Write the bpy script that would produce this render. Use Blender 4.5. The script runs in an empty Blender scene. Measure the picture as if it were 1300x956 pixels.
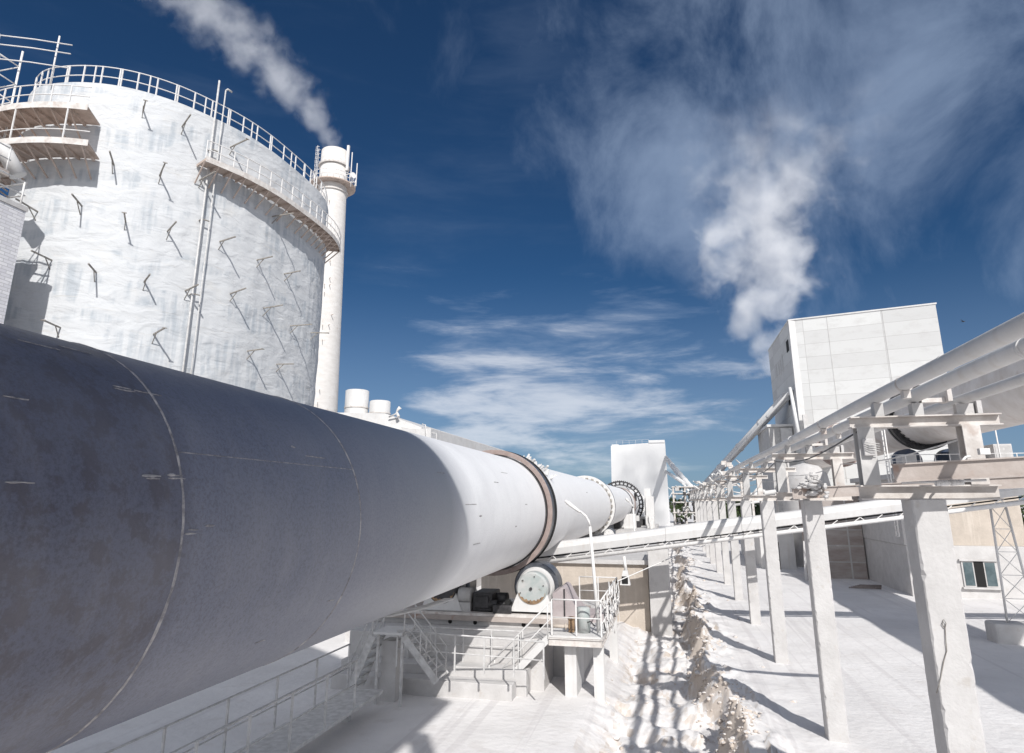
import bpy, math, random
from mathutils import Vector, noise
random.seed(11)
PI=math.pi
GZ=-5.3                     # ground level relative to the lens; the whole place is lifted by 5.3 m at the end
scene=bpy.context.scene
COL=scene.collection
# ---------------------------------------------------------------- camera geometry
F=815.0; TH=math.radians(14.0); AZ=math.radians(13.39)
def at(x,y,Y=None,Z=None,X=None):
    a=x-650.0;b=433.0-y
    hf=F*math.cos(TH)-b*math.sin(TH);up=F*math.sin(TH)+b*math.cos(TH)
    r=Vector((a*math.cos(AZ)-hf*math.sin(AZ),hf*math.cos(AZ)+a*math.sin(AZ),up))
    if Y is not None: return r*(Y/r.y)
    if X is not None: return r*(X/r.x)
    return r*(Z/r.z)
# ---------------------------------------------------------------- materials
def lin(c): return tuple((v/12.92 if v<=0.04045 else ((v+0.055)/1.055)**2.4) for v in c)
MATS={}
def mat(name,col,col2=None,scale=1.5,rough=.8,bump=.15,bscale=12,metal=0,streak=0,streakcol=None,spots=None,detail=6,vscale=None):
    m=bpy.data.materials.new(name);m.use_nodes=True
    nt=m.node_tree;N=nt.nodes;L=nt.links
    b=N['Principled BSDF'];b.inputs['Roughness'].default_value=rough;b.inputs['Metallic'].default_value=metal
    tc=N.new('ShaderNodeNewGeometry')
    if col2 is None: col2=tuple(c*.85 for c in col)
    n=N.new('ShaderNodeTexNoise');n.inputs['Scale'].default_value=scale;n.inputs['Detail'].default_value=detail;n.inputs['Roughness'].default_value=.62
    mp=N.new('ShaderNodeMapping')
    if vscale: mp.inputs['Scale'].default_value=vscale
    L.new(tc.outputs['Position'],mp.inputs['Vector']);L.new(mp.outputs['Vector'],n.inputs['Vector'])
    r=N.new('ShaderNodeValToRGB');r.color_ramp.elements[0].position=.36;r.color_ramp.elements[1].position=.64
    r.color_ramp.elements[0].color=(*col2,1);r.color_ramp.elements[1].color=(*col,1)
    L.new(n.outputs['Fac'],r.inputs['Fac']);out=r.outputs['Color']
    if streak:
        mp2=N.new('ShaderNodeMapping');mp2.inputs['Scale'].default_value=(3.2,3.2,.22)
        L.new(tc.outputs['Position'],mp2.inputs['Vector'])
        n2=N.new('ShaderNodeTexNoise');n2.inputs['Scale'].default_value=1.6;n2.inputs['Detail'].default_value=5
        L.new(mp2.outputs['Vector'],n2.inputs['Vector'])
        r2=N.new('ShaderNodeMapRange');r2.inputs['From Min'].default_value=.55;r2.inputs['From Max'].default_value=.75;r2.inputs['To Max'].default_value=streak
        L.new(n2.outputs['Fac'],r2.inputs['Value'])
        mx=N.new('ShaderNodeMix');mx.data_type='RGBA';L.new(r2.outputs['Result'],mx.inputs['Factor'])
        L.new(out,mx.inputs['A']);mx.inputs['B'].default_value=(*(streakcol or tuple(c*.5 for c in col)),1);out=mx.outputs['Result']
    if spots:
        n3=N.new('ShaderNodeTexNoise');n3.inputs['Scale'].default_value=spots[0];n3.inputs['Detail'].default_value=8
        L.new(tc.outputs['Position'],n3.inputs['Vector'])
        r3=N.new('ShaderNodeMapRange');r3.inputs['From Min'].default_value=spots[1];r3.inputs['From Max'].default_value=spots[1]+.1;r3.inputs['To Max'].default_value=spots[2]
        L.new(n3.outputs['Fac'],r3.inputs['Value'])
        mx=N.new('ShaderNodeMix');mx.data_type='RGBA';L.new(r3.outputs['Result'],mx.inputs['Factor'])
        L.new(out,mx.inputs['A']);mx.inputs['B'].default_value=(*spots[3],1);out=mx.outputs['Result']
    L.new(out,b.inputs['Base Color'])
    if bump:
        nb=N.new('ShaderNodeTexNoise');nb.inputs['Scale'].default_value=bscale;nb.inputs['Detail'].default_value=6
        L.new(tc.outputs['Position'],nb.inputs['Vector'])
        bp=N.new('ShaderNodeBump');bp.inputs['Strength'].default_value=bump;bp.inputs['Distance'].default_value=.05
        L.new(nb.outputs['Fac'],bp.inputs['Height']);L.new(bp.outputs['Normal'],b.inputs['Normal'])
    MATS[name]=m;return m
M_ground=mat('lime_dust_ground',(.755,.735,.725),(.665,.645,.635),scale=.35,rough=.95,bump=.6,bscale=5,spots=(1.6,.58,.35,(.58,.545,.52)))
def soil(m):
    nt=m.node_tree;N=nt.nodes;L=nt.links;b=N['Principled BSDF'];src=b.inputs['Base Color'].links[0].from_socket
    g=N.new('ShaderNodeNewGeometry');sp=N.new('ShaderNodeSeparateXYZ');L.new(g.outputs['True Normal'],sp.inputs[0])
    n=N.new('ShaderNodeTexNoise');n.inputs['Scale'].default_value=2.4;n.inputs['Detail'].default_value=7;L.new(g.outputs['Position'],n.inputs['Vector'])
    a=N.new('ShaderNodeMath');a.operation='MULTIPLY_ADD';L.new(n.outputs['Fac'],a.inputs[0]);a.inputs[1].default_value=-.7;L.new(sp.outputs['Z'],a.inputs[2])
    r=N.new('ShaderNodeMapRange');r.inputs['From Min'].default_value=.5;r.inputs['From Max'].default_value=.2;r.inputs['To Min'].default_value=0;r.inputs['To Max'].default_value=.8;L.new(a.outputs[0],r.inputs['Value'])
    mx=N.new('ShaderNodeMix');mx.data_type='RGBA';L.new(r.outputs['Result'],mx.inputs['Factor']);L.new(src,mx.inputs['A']);mx.inputs['B'].default_value=(.50,.42,.35,1);L.new(mx.outputs['Result'],b.inputs['Base Color'])
soil(M_ground)
def tracks(m):
    # faint wheel tracks running along the road
    nt=m.node_tree;N=nt.nodes;L=nt.links;b=N['Principled BSDF'];src=b.inputs['Base Color'].links[0].from_socket
    g=N.new('ShaderNodeNewGeometry')
    mp=N.new('ShaderNodeMapping');mp.inputs['Scale'].default_value=(2.6,.05,1);mp.inputs['Rotation'].default_value=(0,0,.16);L.new(g.outputs['Position'],mp.inputs['Vector'])
    n=N.new('ShaderNodeTexNoise');n.inputs['Scale'].default_value=1.2;n.inputs['Detail'].default_value=5;n.inputs['Distortion'].default_value=.5;L.new(mp.outputs[0],n.inputs['Vector'])
    r=N.new('ShaderNodeMapRange');r.inputs['From Min'].default_value=.56;r.inputs['From Max'].default_value=.64;r.inputs['To Max'].default_value=.65;L.new(n.outputs['Fac'],r.inputs['Value'])
    mx=N.new('ShaderNodeMix');mx.data_type='RGBA';L.new(r.outputs['Result'],mx.inputs['Factor']);L.new(src,mx.inputs['A']);mx.inputs['B'].default_value=(.60,.575,.57,1);L.new(mx.outputs['Result'],b.inputs['Base Color'])
    v=N.new('ShaderNodeTexVoronoi');v.inputs['Scale'].default_value=9;L.new(g.outputs['Position'],v.inputs['Vector'])
    r=N.new('ShaderNodeMapRange');r.inputs['From Min'].default_value=.12;r.inputs['From Max'].default_value=.05;r.inputs['To Max'].default_value=.5;L.new(v.outputs['Distance'],r.inputs['Value'])
    src=b.inputs['Base Color'].links[0].from_socket
    mx=N.new('ShaderNodeMix');mx.data_type='RGBA';L.new(r.outputs['Result'],mx.inputs['Factor']);L.new(src,mx.inputs['A']);mx.inputs['B'].default_value=(.5,.47,.45,1);L.new(mx.outputs['Result'],b.inputs['Base Color'])
tracks(M_ground)
M_white=mat('dusty_white_paint',(.66,.65,.64),(.58,.57,.56),scale=1.2,rough=.65,bump=.08,streak=.35,streakcol=(.5,.45,.4))
M_whitec=mat('dusty_white_concrete',(.565,.55,.54),(.48,.465,.455),scale=1.7,rough=.9,bump=.22,bscale=14,spots=(5,.62,.45,(.42,.38,.34)))
M_conc=mat('beige_concrete',(.54,.475,.41),(.45,.395,.34),scale=1.1,rough=.92,bump=.3,streak=.6,streakcol=(.66,.6,.54))
M_rail=mat('galvanised_rail',(.62,.61,.60),(.45,.44,.43),scale=6,rough=.6,bump=.05)
M_railw=mat('white_rail',(.74,.73,.72),(.66,.64,.62),scale=6,rough=.7,bump=.05)
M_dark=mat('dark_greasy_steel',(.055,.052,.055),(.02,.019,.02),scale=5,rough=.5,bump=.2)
M_bracket=mat('weathered_bracket_steel',(.34,.32,.29),(.2,.18,.16),scale=6,rough=.8,bump=.1)
M_tyre=mat('rusty_tyre_steel',(.33,.265,.245),(.26,.2,.18),scale=3,rough=.7,bump=.1,spots=(6,.62,.4,(.2,.12,.09)))
M_tread=mat('polished_tread',(.16,.17,.19),(.08,.085,.1),scale=4,rough=.35,metal=.6,bump=.05)
M_rust=mat('rust_brown_beam',(.44,.39,.36),(.36,.31,.28),scale=2.2,rough=.85,bump=.2,spots=(3,.62,.6,(.3,.17,.12)))
M_beam=mat('dusty_beam',(.68,.65,.62),(.5,.46,.43),scale=3,rough=.85,bump=.15,spots=(4,.6,.5,(.4,.3,.25)))
M_teal=mat('teal_grey_casing',(.36,.40,.39),(.48,.475,.465),scale=3,rough=.6,bump=.1,spots=(5,.63,.8,(.12,.09,.06)))
M_under=mat('dusty_underdeck',(.56,.46,.40),(.40,.32,.27),scale=2,rough=.9,bump=.1)
M_hood=mat('mauve_grey_hood',(.44,.39,.39),(.36,.31,.31),scale=2,rough=.7,bump=.05)
M_blue=mat('dark_blue_machine',(.03,.05,.10),(.07,.08,.10),scale=3,rough=.5,bump=.05)
M_valve=mat('ochre_valve',(.34,.22,.12),(.16,.1,.06),scale=8,rough=.6,bump=.1)
M_glass=mat('window_glass',(.06,.09,.10),(.14,.18,.19),scale=1.5,rough=.15,bump=0)
M_black=mat('dark_opening',(.012,.012,.012),(.01,.01,.01),bump=0,rough=.9)
M_block=mat('grey_block_wall',(.42,.38,.36),(.30,.25,.225),scale=.8,rough=.95,bump=.3,vscale=(.6,.6,2.2))
M_leaf=mat('green_leaves',(.075,.11,.035),(.04,.065,.02),scale=1.5,rough=.6,bump=0)
M_bark=mat('bark',(.12,.09,.07),bump=.3)
M_wood=mat('grey_boards',(.3,.26,.24),(.16,.13,.12),scale=3,vscale=(4,4,.3))
M_bird=mat('bird_feathers',(.03,.03,.035),bump=0)
M_far=mat('far_white_cladding',(.69,.685,.68),(.675,.67,.665),scale=.3,rough=.8,bump=0,vscale=(3,3,.15))
M_grey=mat('grey_steel_column',(.52,.51,.50),(.42,.41,.40),scale=2,rough=.8,bump=.1,spots=(2.5,.6,.5,(.72,.7,.68)))  # plain grey steel with paler spots

def kiln_mat():
    m=bpy.data.materials.new('kiln_shell_steel');m.use_nodes=True
    nt=m.node_tree;N=nt.nodes;L=nt.links;b=N['Principled BSDF']
    g=N.new('ShaderNodeNewGeometry');sp=N.new('ShaderNodeSeparateXYZ');L.new(g.outputs['Position'],sp.inputs[0])
    # bare shade-tinted steel near the burner end, thicker lime dust along the kiln
    def noise_(s,d=6,vs=None,rough=.6):
        n=N.new('ShaderNodeTexNoise');n.inputs['Scale'].default_value=s;n.inputs['Detail'].default_value=d;n.inputs['Roughness'].default_value=rough
        if vs:
            mp=N.new('ShaderNodeMapping');mp.inputs['Scale'].default_value=vs;L.new(g.outputs['Position'],mp.inputs['Vector']);L.new(mp.outputs['Vector'],n.inputs['Vector'])
        else: L.new(g.outputs['Position'],n.inputs['Vector'])
        return n.outputs['Fac']
    def mr(v,a,b_,c=0,d=1,st=False):
        n=N.new('ShaderNodeMapRange');n.inputs['From Min'].default_value=a;n.inputs['From Max'].default_value=b_;n.inputs['To Min'].default_value=c;n.inputs['To Max'].default_value=d
        if st:n.interpolation_type='SMOOTHSTEP'
        L.new(v,n.inputs['Value']);return n.outputs['Result']
    def mix(f,a,b_):
        n=N.new('ShaderNodeMix');n.data_type='RGBA'
        for k,v in (('Factor',f),('A',a),('B',b_)):
            if isinstance(v,(tuple,float)): n.inputs[k].default_value=(*v,1) if isinstance(v,tuple) else v
            else: L.new(v,n.inputs[k])
        return n.outputs['Result']
    def math_(op,a,b_):
        n=N.new('ShaderNodeMath');n.operation=op
        for i,v in enumerate((a,b_)):
            if isinstance(v,float): n.inputs[i].default_value=v
            else: L.new(v,n.inputs[i])
        return n.outputs[0]
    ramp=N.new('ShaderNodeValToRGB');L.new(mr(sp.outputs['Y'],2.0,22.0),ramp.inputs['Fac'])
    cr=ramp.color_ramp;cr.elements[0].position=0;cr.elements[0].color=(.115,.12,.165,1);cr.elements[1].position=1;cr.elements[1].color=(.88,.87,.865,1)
    for p,c in ((.165,(.13,.135,.18)),(.175,(.17,.18,.235)),(.345,(.215,.228,.28)),(.36,(.245,.255,.305)),(.55,(.36,.37,.395)),(.64,(.83,.83,.835))):  # blue cast and steep step near the shadow edge are painted shade
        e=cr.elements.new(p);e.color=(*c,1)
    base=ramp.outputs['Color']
    # rust blotches on the first, bare course
    rustf=math_('MULTIPLY',mr(noise_(3.6,9,None,.75),.49,.57,0,.75),mr(sp.outputs['Y'],5.2,5.35,1,0))
    base=mix(rustf,base,(.07,.058,.07))
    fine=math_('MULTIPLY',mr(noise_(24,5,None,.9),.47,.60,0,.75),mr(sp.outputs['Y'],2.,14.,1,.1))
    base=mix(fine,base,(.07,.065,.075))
    cloud=math_('MULTIPLY',mr(noise_(.9,7),.35,.65,0,.22),mr(sp.outputs['Y'],12.,22.,1,.3));base=mix(cloud,base,(.34,.335,.36))
    hor=mr(noise_(2.0,6,(1,1.6,.5)),.5,.75,0,.10);base=mix(hor,base,(.5,.48,.48))
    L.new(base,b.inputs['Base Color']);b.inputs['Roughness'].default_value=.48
    bp=N.new('ShaderNodeBump');bp.inputs['Strength'].default_value=.25;bp.inputs['Distance'].default_value=.02
    L.new(noise_(26,7),bp.inputs['Height']);L.new(bp.outputs['Normal'],b.inputs['Normal'])
    return m
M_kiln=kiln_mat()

def tank_mat():
    m=bpy.data.materials.new('limewashed_cladding');m.use_nodes=True
    nt=m.node_tree;N=nt.nodes;L=nt.links;b=N['Principled BSDF'];b.inputs['Roughness'].default_value=.8
    g=N.new('ShaderNodeNewGeometry')
    def nz(s,vs=(1,1,1),d=6,dist=0):
        mp=N.new('ShaderNodeMapping');mp.inputs['Scale'].default_value=vs;L.new(g.outputs['Position'],mp.inputs['Vector'])
        n=N.new('ShaderNodeTexNoise');n.inputs['Scale'].default_value=s;n.inputs['Detail'].default_value=d;n.inputs['Distortion'].default_value=dist
        L.new(mp.outputs['Vector'],n.inputs['Vector']);return n.outputs['Fac']
    def ramp(v,a,b_):
        n=N.new('ShaderNodeMapRange');n.inputs['From Min'].default_value=a;n.inputs['From Max'].default_value=b_;L.new(v,n.inputs['Value']);return n.outputs['Result']
    def mix(f,a,c):
        n=N.new('ShaderNodeMix');n.data_type='RGBA'
        L.new(f,n.inputs['Factor'])
        for k,v in (('A',a),('B',c)):
            if isinstance(v,tuple): n.inputs[k].default_value=(*v,1)
            else: L.new(v,n.inputs[k])
        return n.outputs['Result']
    def mul(v,k):
        n=N.new('ShaderNodeMath');n.operation='MULTIPLY';L.new(v,n.inputs[0])
        if isinstance(k,float): n.inputs[1].default_value=k
        else: L.new(k,n.inputs[1])
        return n.outputs[0]
    patch=ramp(nz(.33,(1,1,1.9),5,.8),.48,.56)
    streak=ramp(nz(1.6,(2.2,2.2,.25),5),.42,.62)
    f=mul(patch,streak)
    c=mix(f,(.575,.585,.595),(.42,.45,.48))
    # thin horizontal sheet joints
    c=mix(mul(ramp(nz(1.1,(.5,.5,5.5),4),.62,.7),.4),c,(.52,.50,.47))
    c=mix(mul(ramp(nz(.9,(1,1,1),8),.6,.72),.5),c,(.60,.59,.57))
    L.new(c,b.inputs['Base Color'])
    bp=N.new('ShaderNodeBump');bp.inputs['Strength'].default_value=.55;bp.inputs['Distance'].default_value=.25
    L.new(nz(.8,(1,1,2.2),7,.4),bp.inputs['Height']);L.new(bp.outputs['Normal'],b.inputs['Normal'])
    return m
M_tank=tank_mat()

def panel_mat():
    m=bpy.data.materials.new('precast_panels');m.use_nodes=True
    nt=m.node_tree;N=nt.nodes;L=nt.links;b=N['Principled BSDF'];b.inputs['Roughness'].default_value=.9
    g=N.new('ShaderNodeNewGeometry');sp=N.new('ShaderNodeSeparateXYZ');L.new(g.outputs['Position'],sp.inputs[0])
    cb=N.new('ShaderNodeCombineXYZ')
    ad=N.new('ShaderNodeMath');ad.operation='ADD';L.new(sp.outputs['X'],ad.inputs[0]);L.new(sp.outputs['Y'],ad.inputs[1])
    L.new(ad.outputs[0],cb.inputs['X']);L.new(sp.outputs['Z'],cb.inputs['Y'])
    br=N.new('ShaderNodeTexBrick');br.inputs['Scale'].default_value=1;br.inputs['Brick Width'].default_value=6.0;br.inputs['Row Height'].default_value=1.55
    br.offset=0;br.inputs['Mortar Size'].default_value=.02;br.inputs['Color1'].default_value=(.61,.61,.60,1);br.inputs['Color2'].default_value=(.47,.465,.46,1);br.inputs['Mortar'].default_value=(.40,.39,.38,1);br.inputs['Bias'].default_value=-.3
    L.new(cb.outputs[0],br.inputs['Vector'])
    n=N.new('ShaderNodeTexNoise');n.inputs['Scale'].default_value=.55;n.inputs['Detail'].default_value=11;n.inputs['Roughness'].default_value=.72
    mp=N.new('ShaderNodeMapping');mp.inputs['Scale'].default_value=(1,1,2.2);L.new(g.outputs['Position'],mp.inputs['Vector']);L.new(mp.outputs['Vector'],n.inputs['Vector'])
    r=N.new('ShaderNodeMapRange');r.inputs['From Min'].default_value=.5;r.inputs['From Max'].default_value=.78;r.inputs['To Max'].default_value=.6;L.new(n.outputs['Fac'],r.inputs['Value'])
    mx=N.new('ShaderNodeMix');mx.data_type='RGBA';L.new(r.outputs['Result'],mx.inputs['Factor']);L.new(br.outputs['Color'],mx.inputs['A']);mx.inputs['B'].default_value=(.42,.405,.39,1)
    L.new(mx.outputs['Result'],b.inputs['Base Color'])
    bp=N.new('ShaderNodeBump');bp.inputs['Strength'].default_value=.4;bp.inputs['Distance'].default_value=.05
    L.new(n.outputs['Fac'],bp.inputs['Height']);L.new(bp.outputs['Normal'],b.inputs['Normal'])
    return m
M_panel=panel_mat()
def brick_mat():
    m=bpy.data.materials.new('whitewashed_brick');m.use_nodes=True
    nt=m.node_tree;N=nt.nodes;L=nt.links;b=N['Principled BSDF'];b.inputs['Roughness'].default_value=.9
    g=N.new('ShaderNodeNewGeometry');sp=N.new('ShaderNodeSeparateXYZ');L.new(g.outputs['Position'],sp.inputs[0])
    cb=N.new('ShaderNodeCombineXYZ');ad=N.new('ShaderNodeMath');ad.operation='ADD';L.new(sp.outputs['X'],ad.inputs[0]);L.new(sp.outputs['Y'],ad.inputs[1])
    L.new(ad.outputs[0],cb.inputs['X']);L.new(sp.outputs['Z'],cb.inputs['Y'])
    br=N.new('ShaderNodeTexBrick');br.inputs['Scale'].default_value=1;br.inputs['Brick Width'].default_value=.4;br.inputs['Row Height'].default_value=.14
    br.inputs['Mortar Size'].default_value=.012;br.inputs['Color1'].default_value=(.76,.75,.76,1);br.inputs['Color2'].default_value=(.62,.61,.64,1);br.inputs['Mortar'].default_value=(.5,.49,.5,1)
    L.new(cb.outputs[0],br.inputs['Vector']);L.new(br.outputs['Color'],b.inputs['Base Color'])
    bp=N.new('ShaderNodeBump');bp.inputs['Strength'].default_value=.6;bp.inputs['Distance'].default_value=.02;bp.invert=True
    L.new(br.outputs['Fac'],bp.inputs['Height']);L.new(bp.outputs['Normal'],b.inputs['Normal'])
    return m
M_brick=brick_mat()
# ---------------------------------------------------------------- mesh builder
def basis(d):
    d=d.normalized();u=Vector((0,0,1)) if abs(d.z)<.95 else Vector((0,1,0))
    a=d.cross(u).normalized();return a,a.cross(d).normalized()
class MB:
    def __init__(s): s.v=[];s.f=[];s.sm=[]
    def add(s,vs,fs,sm=False):
        o=len(s.v);s.v+=[Vector(v) for v in vs];s.f+=[tuple(i+o for i in f) for f in fs];s.sm+=[sm]*len(fs);return s
    def box(s,x0,x1,y0,y1,z0,z1):
        return s.add([(x0,y0,z0),(x1,y0,z0),(x1,y1,z0),(x0,y1,z0),(x0,y0,z1),(x1,y0,z1),(x1,y1,z1),(x0,y1,z1)],
              [(3,2,1,0),(4,5,6,7),(0,1,5,4),(1,2,6,5),(2,3,7,6),(3,0,4,7)])
    def hexa(s,p): # 4 bottom, 4 top
        return s.add(p,[(3,2,1,0),(4,5,6,7),(0,1,5,4),(1,2,6,5),(2,3,7,6),(3,0,4,7)])
    def bar(s,p,q,w,h=None):
        p=Vector(p);q=Vector(q);h=h or w;a,b=basis(q-p);a=a*(w/2);b=b*(h/2)
        return s.hexa([p-a-b,p+a-b,p+a+b,p-a+b,q-a-b,q+a-b,q+a+b,q-a+b])
    def tube(s,p,q,r,n=10,r2=None,caps=True):
        p=Vector(p);q=Vector(q);r2=r if r2 is None else r2;a,b=basis(q-p)
        vs=[];fs=[]
        for c,rr in ((p,r),(q,r2)):
            for i in range(n):
                t=2*PI*i/n;vs.append(c+a*(rr*math.cos(t))+b*(rr*math.sin(t)))
        for i in range(n): fs.append((i,(i+1)%n,n+(i+1)%n,n+i))
        s.add(vs,fs,True)
        if caps:
            o=len(s.v)-2*n;s.f.append(tuple(o+i for i in range(n))[::-1]);s.f.append(tuple(o+n+i for i in range(n)));s.sm+=[False,False]
        return s
    def poly(s,pts,r,n=8):
        pts=[Vector(p) for p in pts];rings=[]
        rr=r if isinstance(r,(list,tuple)) else [r]*len(pts)
        vs=[];fs=[]
        pa=None
        for k,p in enumerate(pts):
            d=(pts[min(k+1,len(pts)-1)]-pts[max(k-1,0)])
            a,b=basis(d)
            if pa is not None and a.dot(pa)<0: a=-a;b=-b
            pa=a
            for i in range(n):
                t=2*PI*i/n;vs.append(p+a*(rr[k]*math.cos(t))+b*(rr[k]*math.sin(t)))
        for k in range(len(pts)-1):
            for i in range(n): fs.append((k*n+i,k*n+(i+1)%n,(k+1)*n+(i+1)%n,(k+1)*n+i))
        s.add(vs,fs,True);o=len(s.v)-len(vs)
        s.f.append(tuple(o+i for i in range(n))[::-1]);s.f.append(tuple(o+len(vs)-n+i for i in range(n)));s.sm+=[False,False]
        return s
    def latheY(s,cx,cz,prof,n=96,sm=True,a0=0,a1=2*PI,closed=True):
        # prof: list of (y,r) ; axis along Y
        vs=[];fs=[];full=abs(a1-a0-2*PI)<1e-6;m=n if full else n+1
        for (y,r) in prof:
            for i in range(m):
                t=a0+(a1-a0)*i/n;vs.append((cx+r*math.cos(t),y,cz+r*math.sin(t)))
        for k in range(len(prof)-1):
            for i in range(n): j=(i+1)%m;fs.append((k*m+i,(k+1)*m+i,(k+1)*m+j,k*m+j))
        return s.add(vs,fs,sm)
    def latheZ(s,cx,cy,prof,n=48,sm=True):
        vs=[];fs=[]
        for (r,z) in prof:
            for i in range(n):
                t=2*PI*i/n;vs.append((cx+r*math.cos(t),cy+r*math.sin(t),z))
        for k in range(len(prof)-1):
            for i in range(n): j=(i+1)%n;fs.append((k*n+i,k*n+j,(k+1)*n+j,(k+1)*n+i))
        return s.add(vs,fs,sm)
    def ibeam(s,p,q,w,h,t=.02):
        p=Vector(p);q=Vector(q);a,b=basis(q-p)
        if abs(b.z)<abs(a.z): a,b=b,a
        s.bar_ax(p+b*(h/2-t/2),q+b*(h/2-t/2),a,b,w,t);s.bar_ax(p-b*(h/2-t/2),q-b*(h/2-t/2),a,b,w,t);s.bar_ax(p,q,a,b,t,h-2*t);return s
    def bar_ax(s,p,q,a,b,w,h):
        a=a*(w/2);b=b*(h/2);return s.hexa([p-a-b,p+a-b,p+a+b,p-a+b,q-a-b,q+a-b,q+a+b,q-a+b])
    def build(s,name,m,parent=None,loc=None,bevel=0):
        o_=Vector((0,0,0))
        if parent is not None:
            pp=parent
            while pp is not None: o_+=pp.location;pp=pp.parent
        elif loc is not None: o_=Vector(loc)
        me=bpy.data.meshes.new(name);me.from_pydata([tuple(v-o_) for v in s.v],[],s.f);me.materials.append(m)
        me.polygons.foreach_set('use_smooth',s.sm);me.update()
        ob=bpy.data.objects.new(name,me);COL.objects.link(ob)
        if parent is not None: ob.parent=parent
        elif loc is not None: ob.location=loc
        if bevel:
            md=ob.modifiers.new('bevel','BEVEL');md.width=bevel;md.segments=2;md.limit_method='ANGLE'
        return ob
def tag(o,label=None,cat=None,group=None,kind=None):
    if label:o['label']=label
    if cat:o['category']=cat
    if group:o['group']=group
    if kind:o['kind']=kind
    return o
def thing(name,label,cat,loc,group=None):
    o=bpy.data.objects.new(name,None);COL.objects.link(o);o.location=loc;o.empty_display_size=.3
    return tag(o,label,cat,group)
def copy_tree(o,parent=None):
    c=o.copy();COL.objects.link(c);c.parent=parent
    for ch in list(o.children): copy_tree(ch,c)
    return c
def lerp(a,b,t): return a+(b-a)*t
# ---------------------------------------------------------------- terrain
def fbm(x,y,s,o=4):
    return noise.fractal(Vector((x*s,y*s,3.7)),1.0,2.0,o)
def edgeX(Y): return 1.45+.75*fbm(0,Y,.16,4)+.3*fbm(7,Y,.7,3)+.012*(30-Y)*(Y<30)
def gh(X,Y):
    base=GZ
    if -2.6<X<6 and Y<92:
        e=edgeX(Y)
        t=(X-(e-1.1))/.75
        t=max(0,min(1,t));
        t2=t*t*(3-2*t)
        tr=-6.25+.22*fbm(X,Y,.45)+.09*fbm(X,Y,1.7,5)
        # small heaps along the broken edge
        if -.6<t<1.6 and Y<80: tr+=0
        z=tr+(GZ-tr)*t2
        rough=math.exp(-((t-.45)/.62)**2)
        if t>.7 or X>e: rough*=max(0,1-(X-e+.3)/.9)
        z+=max(0,rough)*(.25+.5*fbm(X,Y,.8,5)+.17*abs(fbm(X+9,Y,2.6,4)))
        if X>e: z+=.12*math.exp(-(X-e)/1.2)*(.5+fbm(X,Y,.9)) 
        if X<-1.6: z+=(GZ-.25-z)*min(1,(-1.6-X)/.9)
        k=max(0,min(1,(92-Y)/12));
        return GZ+(z-GZ)*k
    if X<=-2.6 and Y<92: return GZ-.25+.04*fbm(X,Y,.5)
    d=math.hypot(X,Y)
    return base+(.035*fbm(X,Y,.45) if d<150 else 0)-(0 if d<400 else .0)
def ticks(segs):
    r=[]
    for a,b,st in segs:
        n=max(1,int(round((b-a)/st)));r+=[a+(b-a)*i/n for i in range(n)]
    r.append(segs[-1][1]);return r
xs=ticks([(-4000,-600,850),(-600,-80,130),(-80,-8,4),(-8,-2,.5),(-2,4.5,.09),(4.5,9,.4),(9,60,3),(60,600,135),(600,4000,850)])
ys=ticks([(-1500,-60,360),(-60,8,4),(8,16,.5),(16,48,.13),(48,95,.35),(95,200,7),(200,1000,200),(1000,6000,1000)])
vs=[(x,y,gh(x,y)) for y in ys for x in xs];nx=len(xs)
fs=[(j*nx+i,j*nx+i+1,(j+1)*nx+i+1,(j+1)*nx+i) for j in range(len(ys)-1) for i in range(nx-1)]
g=MB().add(vs,fs,True).build('ground',M_ground);g['kind']='structure'
# crusty lumps along the broken bank
def rock(mb,c,r):
    t=(1+5**.5)/2
    iv=[(-1,t,0),(1,t,0),(-1,-t,0),(1,-t,0),(0,-1,t),(0,1,t),(0,-1,-t),(0,1,-t),(t,0,-1),(t,0,1),(-t,0,-1),(-t,0,1)]
    fc=[(0,11,5),(0,5,1),(0,1,7),(0,7,10),(0,10,11),(1,5,9),(5,11,4),(11,10,2),(10,7,6),(7,1,8),(3,9,4),(3,4,2),(3,2,6),(3,6,8),(3,8,9),(4,9,5),(2,4,11),(6,2,10),(8,6,7),(9,8,1)]
    sx,sy,sz=(random.uniform(.6,1.3) for _ in range(3))
    mb.add([(c[0]+x*r*.55*sx*random.uniform(.8,1.2),c[1]+y*r*.55*sy*random.uniform(.8,1.2),c[2]+z*r*.4*sz*random.uniform(.8,1.2)) for x,y,z in iv],fc,False)
rb=MB()
for i in range(1500):
    Y=17+48*random.random()**1.6
    e=edgeX(Y);X=e-.75+random.gauss(0,.3)
    if i%9==0: X=random.uniform(-2.2,3)
    rock(rb,(X,Y,gh(X,Y)),random.choice([.02,.03,.04,.07])*random.uniform(.8,1.5)*(1.6 if random.random()<.03 else 1))
tag(rb.build('rubble',M_ground),'crumbled lime crust and pebbles along the broken bank','rubble',kind='stuff')

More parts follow.
